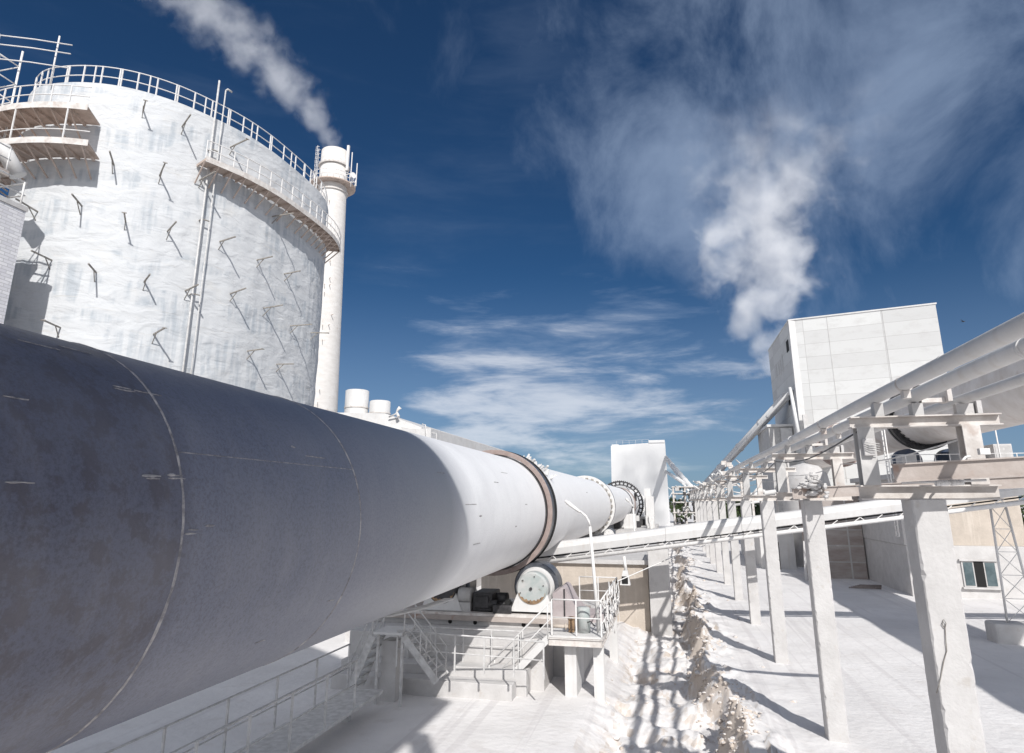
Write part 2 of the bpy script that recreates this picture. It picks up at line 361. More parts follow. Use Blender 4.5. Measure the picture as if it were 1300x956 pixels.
# ---------------------------------------------------------------- rotary kiln
KX,KZ,KR=-6.36,-.356,2.0
kiln=thing('rotary_kiln','huge rotary kiln tube, dark bare steel with painted shade in front and lime white behind','kiln',(KX,60,GZ))
prof=[(-7+i*1.0,KR) for i in range(0,160)]
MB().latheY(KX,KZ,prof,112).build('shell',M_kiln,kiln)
def kp(Y,phi,r=KR): return Vector((KX+r*math.cos(phi),Y,KZ+r*math.sin(phi)))
M_seam=mat('weld_dust',(.5,.47,.46),(.2,.19,.2),scale=9,rough=.9,bump=.4,bscale=40)
for Y in (1.75,5.27,8.87):
    s=MB();ring=[]
    n=160
    prof=[(-.022,.0),(-.012,.010),(.0,.014),(.012,.010),(.022,.0)]
    vs=[];fs=[]
    for i in range(n):
        t=2*PI*i/n;w=.6+.7*abs(noise.noise(Vector((math.cos(t)*9,math.sin(t)*9,Y))));dy=.006*noise.noise(Vector((math.cos(t)*20,math.sin(t)*20,Y)))
        for (dy_,dr) in prof: vs.append(kp(Y+dy+dy_*w,t,KR-.001+dr*w))
    for i in range(n):
        j=(i+1)%n
        for k in range(4): fs.append((i*5+k,j*5+k,j*5+k+1,i*5+k+1))
    s.add(vs,fs,True).build('weld_seam',M_seam,kiln)
# longitudinal seam and small weld scars
def patch(px,py,ln,wd,name='weld_scar'):
    # find shell point under that sight direction
    r=at(px,py,Y=1.0);a=r.x*r.x+r.z*r.z
    b=-2*(r.x*KX+r.z*KZ);c=KX*KX+KZ*KZ-KR*KR;D=b*b-4*a*c
    if D<0:return
    t=(-b-math.sqrt(D))/(2*a);p=r*t;phi=math.atan2(p.z-KZ,p.x-KX)
    s=MB();n=max(2,int(ln/.04));vs=[];fs=[]
    for i in range(n+1):
        y=p.y-ln/2+ln*i/n
        w=wd*(.5+.7*random.random())*(0.4 if i in(0,n) else 1)/KR;o=random.uniform(-.25,.25)*wd/KR
        vs+=[kp(y,phi-w+o,KR+.001),kp(y,phi+o,KR+.009),kp(y,phi+w+o,KR+.001)]
    for i in range(n):
        for k in range(2): fs.append((i*3+k,(i+1)*3+k,(i+1)*3+k+1,i*3+k+1))
    s.add(vs,fs,True).build(name,M_seam,kiln)
for a in ((155,492,.22,.012),(158,495,.25,.01),(188,499,.35,.008),(192,604,.22,.014),(194,607,.16,.01),(222,603,.2,.014),(224,607,.22,.01),
          (245,672,.14,.012),(242,677,.16,.01),(266,667,.14,.012),(20,505,.2,.008),(25,612,.22,.009),(50,438,.4,.008),(95,444,.35,.007),(400,580,.5,.01),(372,567,.1,.02),(420,762,.2,.01),(330,814,.2,.01)):
    patch(*a)
for a in ((630,612,.5,.012),(668,640,.3,.014),(605,690,.6,.012),(655,668,.2,.02),(598,640,.9,.008),(640,600,.8,.01),(722,640,.8,.03),(745,625,.6,.02),(560,600,.5,.01),(610,655,.25,.02)):
    patch(*a)
# long seam between the 5.27 and 8.87 courses
s=MB();phi=math.radians(26)
for (ya,yb,ph) in ((5.3,8.85,24),):
    ph=math.radians(ph);vs=[];n=60
    for i in range(n+1):
        y=ya+(yb-ya)*i/n;w=.006/KR
        vs+=[kp(y,ph-w,KR+.0005),kp(y,ph,KR+.005),kp(y,ph+w,KR+.0005)]
    s=MB().add(vs,[(i*3+k,(i+1)*3+k,(i+1)*3+k+1,i*3+k+1) for i in range(n) for k in range(2)],True)
    s.build('long_seam',M_seam,kiln)
# riding rings
def tyre(Y,R0,R1,w,m_face,blocks):
    t=MB().latheY(KX,KZ,[(Y-w/2,R0),(Y-w/2,R1-.02),(Y-w/2+.015,R1)],128,False)
    t.latheY(KX,KZ,[(Y+w/2-.015,R1),(Y+w/2,R1-.02),(Y+w/2,R0),(Y-w/2,R0)],128,False)
    tt=t.build('tyre',m_face,kiln)
    MB().latheY(KX,KZ,[(Y-w/2+.015,R1),(Y-w*.2,R1),(Y-w*.2,R1-.02),(Y-w*.14,R1-.02),(Y-w*.14,R1),(Y+w*.14,R1),(Y+w*.14,R1-.02),(Y+w*.2,R1-.02),(Y+w*.2,R1),(Y+w/2-.015,R1)],128,False).build('tread',M_tread,tt)
    for i in range(blocks):
        a=2*PI*i/blocks;ca,sa=math.cos(a),math.sin(a);b=MB()
        for sy in (-1,):
            c=Vector((KX+ca*(KR+.07),Y+sy*(w/2+.1),KZ+sa*(KR+.07)))
            tng=Vector((-sa,0,ca))*.1;rad=Vector((ca,0,sa))*.06;ly=Vector((0,.07,0))
            b.hexa([c-tng-ly-rad,c+tng-ly-rad,c+tng+ly-rad,c-tng+ly-rad,c-tng-ly+rad,c+tng-ly+rad,c+tng+ly+rad,c-tng+ly+rad])
            b.build('retaining_block',M_bracket,tt)
tyre(24.1,2.07,2.24,1.0,M_tyre,0)
for y_ in (24.15,24.42): MB().latheY(KX,KZ,[(y_,2.239),(y_,2.262),(y_+.07,2.262),(y_+.07,2.239)],128,False).build('wear_band',M_black,kiln)
MB().latheY(KX,KZ,[(23.5,2.0),(23.5,2.045),(23.66,2.05)],96,False).build('retaining_ring',M_dark,kiln)
tyre(51.2,2.03,2.30,.6,M_white,30)
tyre(120,2.03,2.34,.6,M_white,0)
# white lumps bolted on the shell just behind the first ring
for i in range(34):
    b=MB();a=math.radians(random.uniform(38,80));Y=random.uniform(25.2,27.2);c=kp(Y,a,KR+.05)
    d=Vector((random.uniform(-.3,.5),random.uniform(-.4,.4),random.uniform(.1,.6))).normalized()*random.uniform(.12,.38)
    b.bar(c,c+d,random.uniform(.03,.12),random.uniform(.03,.08)).build('shim_pad',M_white,kiln)
# girth gear with windows and tangential spring plates
gY=89.0;gear=MB()
for (r0,r1,w) in ((2.42,2.56,.5),(2.82,3.0,.5)):
    gear.latheY(KX,KZ,[(gY-w/2,r0),(gY-w/2,r1),(gY+w/2,r1),(gY+w/2,r0),(gY-w/2,r0)],144,False)
for i in range(32):
    a=2*PI*i/32
    vs=[]
    for (rr) in (2.5,2.85):
        for yy in (-.2,.2):
            for da in (-.032,.032): vs.append((KX+rr*math.cos(a+da),gY+yy,KZ+rr*math.sin(a+da)))
    gear.add(vs,[(0,1,3,2),(4,6,7,5),(0,4,5,1),(2,3,7,6),(0,2,6,4),(1,5,7,3)])
for i in range(72):
    a=2*PI*i/72;c=Vector((KX+3.03*math.cos(a),gY,KZ+3.03*math.sin(a)));gear.bar(c-Vector((0,.22,0)),c+Vector((0,.22,0)),.09,.09)
go=gear.build('girth_gear',M_dark,kiln)
for i in range(10):
    a=2*PI*i/10+.2
    p=Vector((KX+2.03*math.cos(a),gY,KZ+2.03*math.sin(a)));q=Vector((KX+2.45*math.cos(a+.42),gY,KZ+2.45*math.sin(a+.42)))
    MB().bar(p,q,.34,.05).build('spring_plate',M_dark,go)
MB().latheY(KX,KZ,[(79.8,2.0),(79.8,2.08),(80.1,2.08),(80.1,2.0)],96,False).build('stiffener_ring',M_dark,kiln)
MB().latheY(KX,KZ,[(86.5,2.0),(86.5,2.12),(86.8,2.12),(86.8,2.0)],96,False).build('stiffener_ring',M_tyre,kiln)

# ---------------------------------------------------------------- pier 1 and its machinery
pier=thing('kiln_pier','stepped white concrete pier under the first kiln ring','pier',(-6,24,GZ))
MB().box(-10.6,-3.05,22.7,28.0,-5.9,-3.95).build('block',M_whitec,pier,bevel=.03)
MB().box(-10.5,-4.0,21.0,22.697,-5.9,-4.12).build('step',M_whitec,pier,bevel=.03)
MB().box(-10.4,-4.4,20.3,20.997,-5.9,-4.85).build('step',M_whitec,pier,bevel=.03)
MB().box(-10.4,-4.7,19.7,20.297,-5.9,-5.12).build('step',M_whitec,pier,bevel=.02)
d=MB().box(-10.5,-3.1,22.55,25.8,-3.948,-3.80);d.build('bedplate',M_rust,pier)
for y in (22.62,25.2): MB().box(-10.4,-3.2,y,y+.4,-3.798,-3.72).build('bedplate_rail',M_beam,pier)
for x in (-7.6,-6.7,-5.0,-4.4): MB().tube((x,22.68,-4.02),(x,22.73,-4.02),.07,10).build('anchor_hole',M_black,pier)
def roller(px,pz,Y,side,label,grp,S=1.0,mat_end=M_teal):
    t=thing('support_roller',label,'roller',(px,Y,-3.72 if Y<30 else pz-.9*S),grp)
    MB().latheY(px,pz,[(Y-.45*S,.0),(Y-.45*S,.76*S),(Y-.42*S,.80*S),(Y+.42*S,.80*S),(Y+.45*S,.76*S),(Y+.45*S,0)],64,False).build('roller',M_tread,t)
    MB().latheY(px,pz,[(Y-.62*S,0),(Y-.62*S,.60*S),(Y-.47*S,.66*S),(Y-.47*S,.0)],48,False).build('roller_hub',M_white,t)
    for sy in (-1,1):
        yc=Y+sy*.95*S
        h=MB().latheY(px,pz,[(yc-.28*S,0),(yc-.28*S,.50*S),(yc-.2*S,.56*S),(yc+.2*S,.56*S),(yc+.28*S,.5*S),(yc+.28*S,0)],48,False)
        ho=h.build('bearing_housing',mat_end,t)
        f=MB()
        for k in range(6):
            a=2*PI*k/6+.3;f.tube((px+.42*S*math.cos(a),yc-.31*S,pz+.42*S*math.sin(a)),(px+.42*S*math.cos(a),yc-.27*S,pz+.42*S*math.sin(a)),.022*S,8)
        f.tube((px-.03,yc-.33*S,pz+.02),(px-.03,yc-.28*S,pz+.02),.05*S,12)
        f.build('cover_bolts',M_dark,ho)
        g_=MB();vs_=[];n_=20
        for i_ in range(n_+1):
            a=PI*(1.08+.84*i_/n_);wv=.13*math.sin(PI*i_/n_)+.03*math.sin(i_*2.3);
            for rr_ in (.49*S,(.49-max(.01,wv))*S): vs_.append((px+rr_*math.cos(a),yc-.284*S,pz+rr_*math.sin(a)))
        g_.add(vs_,[(2*i_,2*i_+1,2*i_+3,2*i_+2) for i_ in range(n_)]).build('grease_stain',M_valve,ho)
        zb=pz-.72*S
        MB().hexa([(px-.75*S,yc-.3*S,zb),(px+.75*S,yc-.3*S,zb),(px+.75*S,yc+.3*S,zb),(px-.75*S,yc+.3*S,zb),(px-.5*S,yc-.22*S,pz-.1*S),(px+.5*S,yc-.22*S,pz-.1*S),(px+.5*S,yc+.22*S,pz-.1*S),(px-.5*S,yc+.22*S,pz-.1*S)]).build('pedestal',M_white,t)
        MB().tube((px,Y+sy*.3*S,pz),(px,yc,pz),.22*S,16).build('shaft',M_dark,t)
    return t
roller(-4.75,-2.92,24.1,1,'large support roller with teal end cover under the first kiln ring','kiln support rollers')
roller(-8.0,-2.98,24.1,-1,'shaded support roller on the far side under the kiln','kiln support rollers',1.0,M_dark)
# dark gear housings in the kiln's shade
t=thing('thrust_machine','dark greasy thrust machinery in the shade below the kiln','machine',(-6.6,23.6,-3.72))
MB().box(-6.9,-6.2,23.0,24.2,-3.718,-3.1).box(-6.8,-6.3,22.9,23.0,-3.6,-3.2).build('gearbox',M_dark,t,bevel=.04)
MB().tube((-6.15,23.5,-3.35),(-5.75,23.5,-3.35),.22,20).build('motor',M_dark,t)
MB().tube((-7.4,23.1,-3.2),(-6.95,23.1,-3.2),.25,20).box(-7.5,-6.95,22.9,23.3,-3.718,-3.42).build('pump',M_grey,t)
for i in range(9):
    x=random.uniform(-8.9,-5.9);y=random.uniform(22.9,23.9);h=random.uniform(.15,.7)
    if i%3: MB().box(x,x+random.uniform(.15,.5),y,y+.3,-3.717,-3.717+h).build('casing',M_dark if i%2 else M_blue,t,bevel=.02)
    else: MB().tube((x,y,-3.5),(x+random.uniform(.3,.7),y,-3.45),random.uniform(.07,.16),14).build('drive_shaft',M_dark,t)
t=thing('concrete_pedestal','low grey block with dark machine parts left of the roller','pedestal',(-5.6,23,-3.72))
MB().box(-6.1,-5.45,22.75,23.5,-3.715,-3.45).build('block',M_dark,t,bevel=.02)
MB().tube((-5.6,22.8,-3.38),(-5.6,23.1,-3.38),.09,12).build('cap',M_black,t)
# curved hood beside the roller
t=thing('ring_hood','mauve grey curved sheet hood right of the support roller','hood',(-3.2,23.4,-3.8))
s=MB();vs=[];fs=[];n=24
for i in range(n+1):
    u=i/n;x=-4.0+1.75*u
    z=-3.02-.55*u+.35*math.exp(-((u-.22)/.14)**2)-.28*math.exp(-((u-.62)/.25)**2)
    vs+=[(x,22.7,z),(x,23.9,z+.05),(x,23.9,-3.93),(x,22.7,-3.93)]
for i in range(n):
    for a in range(4): b=(a+1)%4;fs.append((i*4+a,i*4+b,(i+1)*4+b,(i+1)*4+a))
fs+=[(0,3,2,1),(n*4,n*4+1,n*4+2,n*4+3)]
s.add(vs,fs).build('sheet',M_hood,t)
MB().box(-3.62,-3.58,22.66,22.697,-3.7,-2.85).build('rib',M_dark,t)
# oil canister and valve on the deck
t=thing('oil_canister','pale blue white upright canister on the steel landing','canister',(-2.75,21.0,-3.86))
MB().latheZ(-2.75,21.0,[(0,-3.86),(.2,-3.86),(.2,-3.2),(.17,-3.14),(0,-3.14)],28).build('body',M_teal,t)
MB().poly([(-2.62,20.86,-3.55),(-2.5,20.7,-3.5),(-2.38,20.6,-3.6)],.018,8).build('hose',M_dark,t)
t=thing('brown_valve','ochre brown valve with pipe stub beside the canister','valve',(-3.12,20.9,-3.8))
MB().box(-3.2,-3.02,20.82,21.0,-3.85,-3.5).tube((-3.11,20.9,-3.5),(-3.11,20.9,-3.42),.12,12).build('valve_body',M_valve,t,bevel=.02)
MB().tube((-3.75,20.9,-3.7),(-3.2,20.9,-3.7),.05,10).tube((-3.3,20.9,-3.7),(-3.26,20.9,-3.7),.1,12).build('pipe_stub',M_conc,t)

# steel landing with railings and stair to the left
def railing(label,pts,post_every,h,mat_,mid=(.5,),grp=None,r=.022,name='handrail',endposts=True,toe=False):
    p0=Vector(pts[0]);t=thing(name,label,'railing',p0,grp)
    pts=[Vector(p) for p in pts];up=Vector((0,0,h))
    for k in range(len(pts)-1):
        a,b=pts[k],pts[k+1];MB().tube(a+up,b+up,r,8).build('top_rail',mat_,t)
        for f in mid: MB().tube(a+up*f,b+up*f,r*.75,6).build('mid_rail',mat_,t)
        n=max(1,int(round((b-a).length/post_every)))
        for i in range(n+(1 if k==len(pts)-2 else 0)):
            q=a.lerp(b,i/n);MB().bar(q,q+up,r*1.9).build('post',mat_,t)
        if toe: MB().bar(a+Vector((0,0,.06)),b+Vector((0,0,.06)),.01,.12).build('toe_board',mat_,t)
    return t
def stair(label,a,b,width,n,mat_,rail=True,grp=None,railh=.95,tread=.24,wdir=None):
    a=Vector(a);b=Vector(b);t=thing('steel_stair',label,'stair',a,grp)
    d=b-a;hd=Vector((d.x,d.y,0)).normalized();w=Vector((-hd.y,hd.x,0))*width
    if wdir is not None: w=Vector(wdir).normalized()*width
    for s_ in (0,1):
        o=w*s_
        MB().bar_ax(a+o,b+o,w.normalized(),d.normalized().cross(w.normalized()),.03,.2).build('stringer',mat_,t)
        if rail:
            up=Vector((0,0,railh))
            MB().tube(a+o+up,b+o+up,.02,8).tube(a+o+up*.5,b+o+up*.5,.015,6).build('stair_rail',mat_,t)
            for f in (0.02,.5,.98):
                q=a.lerp(b,f)+o;MB().tube(q,q+up,.02,8).build('rail_post',mat_,t)
    for i in range(n):
        q=a.lerp(b,(i+.5)/n);hw=hd*tread/2
        vs=[q-hw,q+hw,q+hw+w,q-hw+w];dn=Vector((0,0,-.035))
        MB().hexa([v+dn for v in vs]+vs).build('tread',mat_,t)
    return t
LX0,LX1,LY0,LY1,LZ=-3.72,-2.15,20.35,26.5,-3.86
t=thing('steel_landing','white steel landing on legs beside the roller pier','landing',((LX0+LX1)/2,22,GZ))
MB().box(-2.98,LX1,22.02,LY1,LZ-.06,LZ-.001).box(LX0,LX1,LY0,22.0,LZ-.06,LZ).build('deck',M_white,t)
MB().ibeam((LX0,LY0-.02,LZ-.17),(LX1,LY0-.02,LZ-.17),.1,.2).ibeam((LX1-.02,LY0,LZ-.17),(LX1-.02,LY1,LZ-.17),.1,.2).build('edge_beam',M_beam,t)
for x,y in ((-3.15,20.75),(-2.3,20.8),(-2.3,25.9)): MB().ibeam((x,y,-6.3),(x,y,LZ-.29),.3,.24,.03).build('leg',M_white,t)
MB().box(-3.05,-2.95,20.62,22.3,-6.3,LZ-.3).build('web_wall',M_white,t)
railing('front railing of the white landing beside the roller',[(LX0+.1,LY0,LZ),(LX1,LY0,LZ)],.75,1.0,M_railw,(.5,),'railings around the roller pier')
railing('right hand railing of the landing, seen end on above the trench',[(LX1,LY0+.05,LZ),(LX1,LY1,LZ)],.95,1.0,M_railw,(.33,.66),'railings around the roller pier')
railing('back railing of the landing behind the curved hood',[(-3.6,LY1,LZ),(LX1,LY1,LZ)],.75,1.0,M_railw,(.5,),'railings around the roller pier')
t=thing('wire_tangle','white crusted cables and wire mesh hung on the landing railing','cables',(LX1+.05,23,LZ))
for i in range(46):
    y=random.uniform(LY0+.1,LY1-.1);z=LZ+random.uniform(-.2,.9);p=Vector((LX1+random.uniform(.02,.09),y,z));q=p+Vector((random.uniform(-.03,.05),random.uniform(-.5,.5),random.uniform(-.45,.45)))
    MB().poly([p,(p+q)/2+Vector((.03,0,-.08)),q],random.uniform(.008,.02),6).build('cable',M_railw,t)
for i in range(14):
    y=random.uniform(LY0+.1,LY1-.1);z=LZ+random.uniform(-.1,.8);MB().bar((LX1+.05,y,z),(LX1+.07,y+random.uniform(-.3,.3),z+random.uniform(-.3,.3)),.03).build('clip',M_dark,t)
stair('steep white stair running down left from the landing',(-5.6,20.38,-5.75),(LX0,20.38,LZ-.08),.62,6,M_white,True,'steel stairs by the pier',wdir=(0,1,0))
# small hood duct / curved guard under the kiln left of the stile
t=thing('shell_cooling_scoop','thin grey curved scoop hanging under the kiln belly','scoop',(-6.8,17.5,-2.9))
s=MB();vs=[];n=14
for i in range(n+1):
    u=i/n;y=15.6+2.2*u;x=-6.9+.9*u;z=-2.72+.13*u*u+.02
    vs+=[(x-.14,y,z-.05),(x+.14,y,z-.03),(x+.14,y,z+.02),(x-.14,y,z)]
fs=[(i*4+a,i*4+(a+1)%4,(i+1)*4+(a+1)%4,(i+1)*4+a) for i in range(n) for a in range(4)]+[(0,3,2,1),(n*4,n*4+1,n*4+2,n*4+3)]
s.add(vs,fs,True).build('scoop',M_grey,t)
# walkway deck, crossover stile
def PT(x,y,Y): return at(x,y,Y=Y)
SY=18.6
top=PT(495,802,SY);zt=top.z
t=thing('stile_platform','small white platform between two steps of the crossover stile','platform',(top.x,SY,GZ))
MB().box(top.x-.48,top.x+.42,SY-.1,SY+.9,zt-.06,zt).build('deck',M_white,t)
for x in (top.x-.4,top.x+.35): MB().box(x,x+.07,SY+.0,SY+.07,-5.9,zt-.062).build('leg',M_rail,t)
MB().box(top.x-.36,top.x+.1,SY+.3,SY+.85,-5.9,zt-.3).build('plinth',M_whitec,t)
a=PT(440,862,SY-.3);stair('left flight of the crossover stile below the kiln belly',(a.x,SY-.1,a.z-.35),(top.x-.48,SY-.1,zt-.1),.75,6,M_rail,True,'steel stairs by the pier',.75,wdir=(0,1,0))
a=PT(553,862,SY-.1);stair('right flight of the crossover stile facing the stepped pier',(a.x,SY+.0,a.z-.1),(top.x+.42,SY+.0,zt-.1),.8,6,M_rail,True,'steel stairs by the pier',.75,wdir=(0,1,0))
p=PT(505,800,SY);q=PT(690,815,SY+.6)
railing('long railing crossing in front of the stepped pier',[(p.x,p.y,p.z-.95),(q.x,q.y,q.z-.95)],.8,.95,M_rail,(.5,),'railings around the roller pier')
p1=Vector((-10.5,22.3,-4.12));railing('low railing at the foot of the pier steps behind the front rail',[(-8.4,20.9,-4.85),(-4.7,20.9,-4.85)],.95,.95,M_rail,(.5,),'railings around the roller pier')
# walkway left, under the kiln
wz=-5.0
t=thing('service_walkway','narrow steel walkway under the kiln belly at lower left','walkway',(-8.2,13,GZ))
MB().box(-9.0,-7.9,7.5,18.0,wz-.08,wz).build('deck',M_rail,t)
for y in (9,13,17): MB().box(-8.6,-8.4,y,y+.15,-5.9,wz-.082).build('leg',M_rail,t)
railing('far side railing of the walkway below the kiln belly',[(-8.98,7.5,wz),(-8.98,18.0,wz)],1.7,1.1,M_rail,(.45,.55),'railings around the roller pier',toe=False)
railing('near side railing of the walkway below the kiln belly',[(-7.92,10.5,wz),(-7.92,16.3,wz)],1.5,1.1,M_rail,(.5,),'railings around the roller pier')
# far fence seen under the kiln
t=thing('yard_wall','long low grey wall with rail beyond the pier','wall',(-12,34,GZ))
MB().box(-13.2,-12.8,26,46,-5.9,-3.7).build('wall',M_whitec,t)
railing('thin railing on top of the low yard wall',[(-13.0,26,-3.7),(-13.0,46,-3.7)],1.2,1.0,M_rail,(.5,))
# beige wall (second pier block) behind the duct
t=thing('conveyor_tunnel_wall','beige streaked concrete wall behind the landing, below the white duct','wall',(-5,34,GZ))
MB().box(-9.5,-1.2,33.2,60,-6.4,-2.95).build('wall',M_conc,t)
MB().box(-1.15,-.2,32.6,36,-6.6,-2.2).build('buttress',M_whitec,t,bevel=.03)
MB().box(-9.7,-1.0,33.0,60.1,-2.947,-2.75).build('coping',M_whitec,t)
# second roller station
t=thing('middle_kiln_pier','white pier under the second kiln ring','pier',(-6,51,GZ))
MB().box(-10,-3.0,61.0,66,-6,-3.3).box(-9.9,-2.9,48,54.2,-2.745,-2.6).build('block',M_whitec,t)
roller(-4.6,-2.9+.45,51.2,1,'small far support roller under the second kiln ring','kiln support rollers',.62,M_white)
t=thing('gear_drive_house','dark drive machinery and white guards under the girth gear','machine',(-4,88,GZ))
for i in range(16):
    x=random.uniform(-6,-2.2);y=random.uniform(74,88);h=random.uniform(.4,1.6);MB().box(x,x+random.uniform(.3,.9),y,y+random.uniform(.3,1.5),-2.9,-2.9+h).build('guard',M_white,t)
for i in range(8):
    x=random.uniform(-6.5,-3.8);y=random.uniform(72,86);MB().box(x,x+.7,y,y+.8,-2.9,-2.2).build('gearbox',M_dark,t)
MB().box(-10,-1.6,70,92,-6,-2.92).build('plinth',M_whitec,t)
MB().box(-2.9,-1.9,84,86,-2.9,.6).box(-3.1,-2.3,86.1,87.5,-2.9,1.6).build('guard_tower',M_white,t)
railing('thin railing beside the girth gear drive',[(-2.0,70,-2.9),(-2.0,90,-2.9)],2,1.1,M_railw,(.5,))

# ---------------------------------------------------------------- pipe rack
def support(Y,idx,label):
    t=thing('pipe_rack_support',label,'pipe support',(3.41,Y,GZ),'white pipe rack supports')
    hh=.0
    cm=MB();vs=[];zs=[-6.2+.07*k for k in range(89)]+[.02];rr=random.Random(4)
    for z_ in zs:
        for (a_,b_,sx_,sy_) in ((3.2,Y,1,1),(3.63,Y,-1,1),(3.63,Y+.44,-1,-1),(3.2,Y+.44,1,-1)):
            ch=.012+.012*rr.random()+(.03*rr.random() if rr.random()<.12 else 0)
            if (sx_==1)==(sy_==1): vs+=[(a_,b_+sy_*ch,z_),(a_+sx_*ch,b_,z_)]
            else: vs+=[(a_+sx_*ch,b_,z_),(a_,b_+sy_*ch,z_)]
    m8=8;cm.add(vs,[(k*m8+i,k*m8+(i+1)%m8,(k+1)*m8+(i+1)%m8,(k+1)*m8+i) for k in range(len(zs)-1) for i in range(m8)]+[tuple(range(m8))[::-1],tuple((len(zs)-1)*m8+i for i in range(m8))])
    cm.build('column',M_whitec,t)
    # lower cross beam, steel
    MB().ibeam((2.62,Y+.22,.12),(4.35,Y+.22,.12),.22,.2,.02).build('lower_beam',M_beam,t)
    for x in (2.77,4.1): MB().ibeam((x,Y+.2,.222),(x,Y+.2,1.02),.22,.22,.02).build('leg',M_grey if x<3 else M_beam,t)
    MB().ibeam((2.6,Y+.2,1.1),(4.5,Y+.2,1.1),.2,.16,.018).build('top_beam',M_beam,t)
    MB().box(3.42,3.56,Y+.12,Y+.28,1.182,1.35).build('pipe_post',M_grey,t)
    MB().box(2.93,3.05,Y+.12,Y+.28,1.182,1.37).build('pipe_post',M_grey,t)
    MB().box(3.56,3.86,Y+.14,Y+.26,1.36,1.42).box(3.862,3.92,Y+.05,Y+.35,1.36,1.56).build('guide_bracket',M_beam,t)
    MB().box(3.98,4.2,Y+.15,Y+.25,1.182,1.33).box(4.22,4.28,Y+.1,Y+.3,1.182,1.36).build('pipe_shoe',M_whitec,t)
    return t
RY=[10.0,17.5,25.0,32.3,39.6,46.9,54.2,61.5,68.8,76.1,83.4,90.7,98.0]
ordn=['nearest','second','third','fourth','fifth','sixth','seventh','eighth','ninth','tenth','eleventh','twelfth','thirteenth']
first=support(RY[0],0,'nearest thick white concrete and steel pipe support at right')
ordl=['','second pipe support from the right, with a heap of dust on its cap','third pipe support from the right, standing at the eroded bank','fourth pipe support from the right, just behind the white duct']
for i,Y in enumerate(RY[1:],1):
    c=copy_tree(first);c.location=(3.41+random.uniform(-.03,.03),Y,GZ)
    c['label']=ordl[i] if i<4 else ordn[i]+' pipe support in the row, counted from the right edge'
# cantilever channels to the right of the first supports
def channel(Y,z,x1,label,thk=.24,m=M_rust,dy=-.42):
    t=thing('rusty_channel_beam',label,'beam',(3,Y,z),'rusty beams reaching right from the supports')
    MB().ibeam((2.9,Y+dy,z),(x1,Y+dy-.02,z+.05*(x1-2.9)),.1,thk,.018).build('beam',m,t)
    return t
channel(10.0,.36,7.5,'broad rusty beam reaching right from the nearest support')
channel(17.5,.18,8.0,'rusty beam reaching right from the second support',.26)
t=thing('white_conduit','bent white conduit with a lumpy joint on the rusty beam','conduit',(3.5,9.85,.2))
MB().poly([(3.05,9.8,.245),(3.5,9.8,.25),(4.05,9.8,.27)],.015,8).build('conduit',M_railw,t)
s=MB()
for i in range(7): s.tube((3.45+.045*i,9.8,.235+.01*random.random()),(3.51+.045*i,9.8,.24),.035+.015*random.random(),9)
s.build('joint',M_railw,t)
MB().poly([PT(1186,597,9.8),PT(1212,605,9.75),PT(1217,590,9.75),PT(1226,580,9.8),PT(1232,579,9.8)],.017,8).build('bent_end',M_railw,t)
MB().box(4.02,4.14,9.76,9.84,.6,.68).build('box',M_railw,t)
# nearest-support details : crusty junction box, hook and wire on the column
t=thing('crusty_junction_box','lime crusted switch box strapped to the nearest left steel leg','switch box',(2.77,10.05,.7))
MB().box(2.70,2.84,10.02,10.08,.62,.86).build('box',M_whitec,t,bevel=.015)
s=MB()
for i in range(4): s.poly([(2.72,10.0,.8-.03*i),(2.8,9.97,.79-.03*i),(2.9,10.0,.78-.035*i)],.006,6)
s.build('wires',M_rail,t)
t=thing('column_hook','dark wire loop and rusty drip line on the nearest concrete column','hook',(3.42,9.98,-1.9))
s=MB();hk=[PT(1199,797,9.985),PT(1196,792,9.98),PT(1198,786,9.98),PT(1201,791,9.98),PT(1200,797,9.985),PT(1201,815,9.98),PT(1202,826,9.985),PT(1198,840,9.98),PT(1194,862,9.985),PT(1189,880,9.98)]
s.poly(hk,.006,6).build('wire',M_bracket,t)
t=thing('dust_heap','crumbly white dust heap lying on the beam at the second column','dust heap',(3.4,17.0,.3))
s=MB()
for i in range(90):
    a=random.uniform(0,2*PI);r=abs(random.gauss(0,.2));rock(s,(3.36+r*math.cos(a),17.02+r*.45*math.sin(a),.33+max(-.3,.42-r*1.3)*random.random()-.2*(random.random()<.3)),random.uniform(.03,.1))
s.build('dust',M_whitec,t)
# pipes along the rack
def pipe(x,z,r,y1,label,m=M_white,fl=11):
    t=thing('rack_pipe',label,'pipe',(x,40,z),'long white pipes on the rack')
    pts=[(x+.012*math.sin(y*.31+x*9),y,z+.012*math.sin(y*.43+x*5)) for y in ticks([(-4,y1,2.5)])]
    MB().poly(pts,r,28).build('pipe',m,t)
    for k in range(fl):
        y=6+random.uniform(0,2)+k*9.1
        if y<y1: MB().tube((x,y,z),(x,y+.05,z),r+.006,28).build('weld_collar',m,t)
    return t
pipe(3.0,1.457,.09,104,'uppermost of three long white pipes on the rack')
pipe(3.49,1.462,.095,104,'middle of three long white pipes on the rack')
pipe(4.1,1.40,.07,96,'lowest and thinnest of three long pipes on the rack')
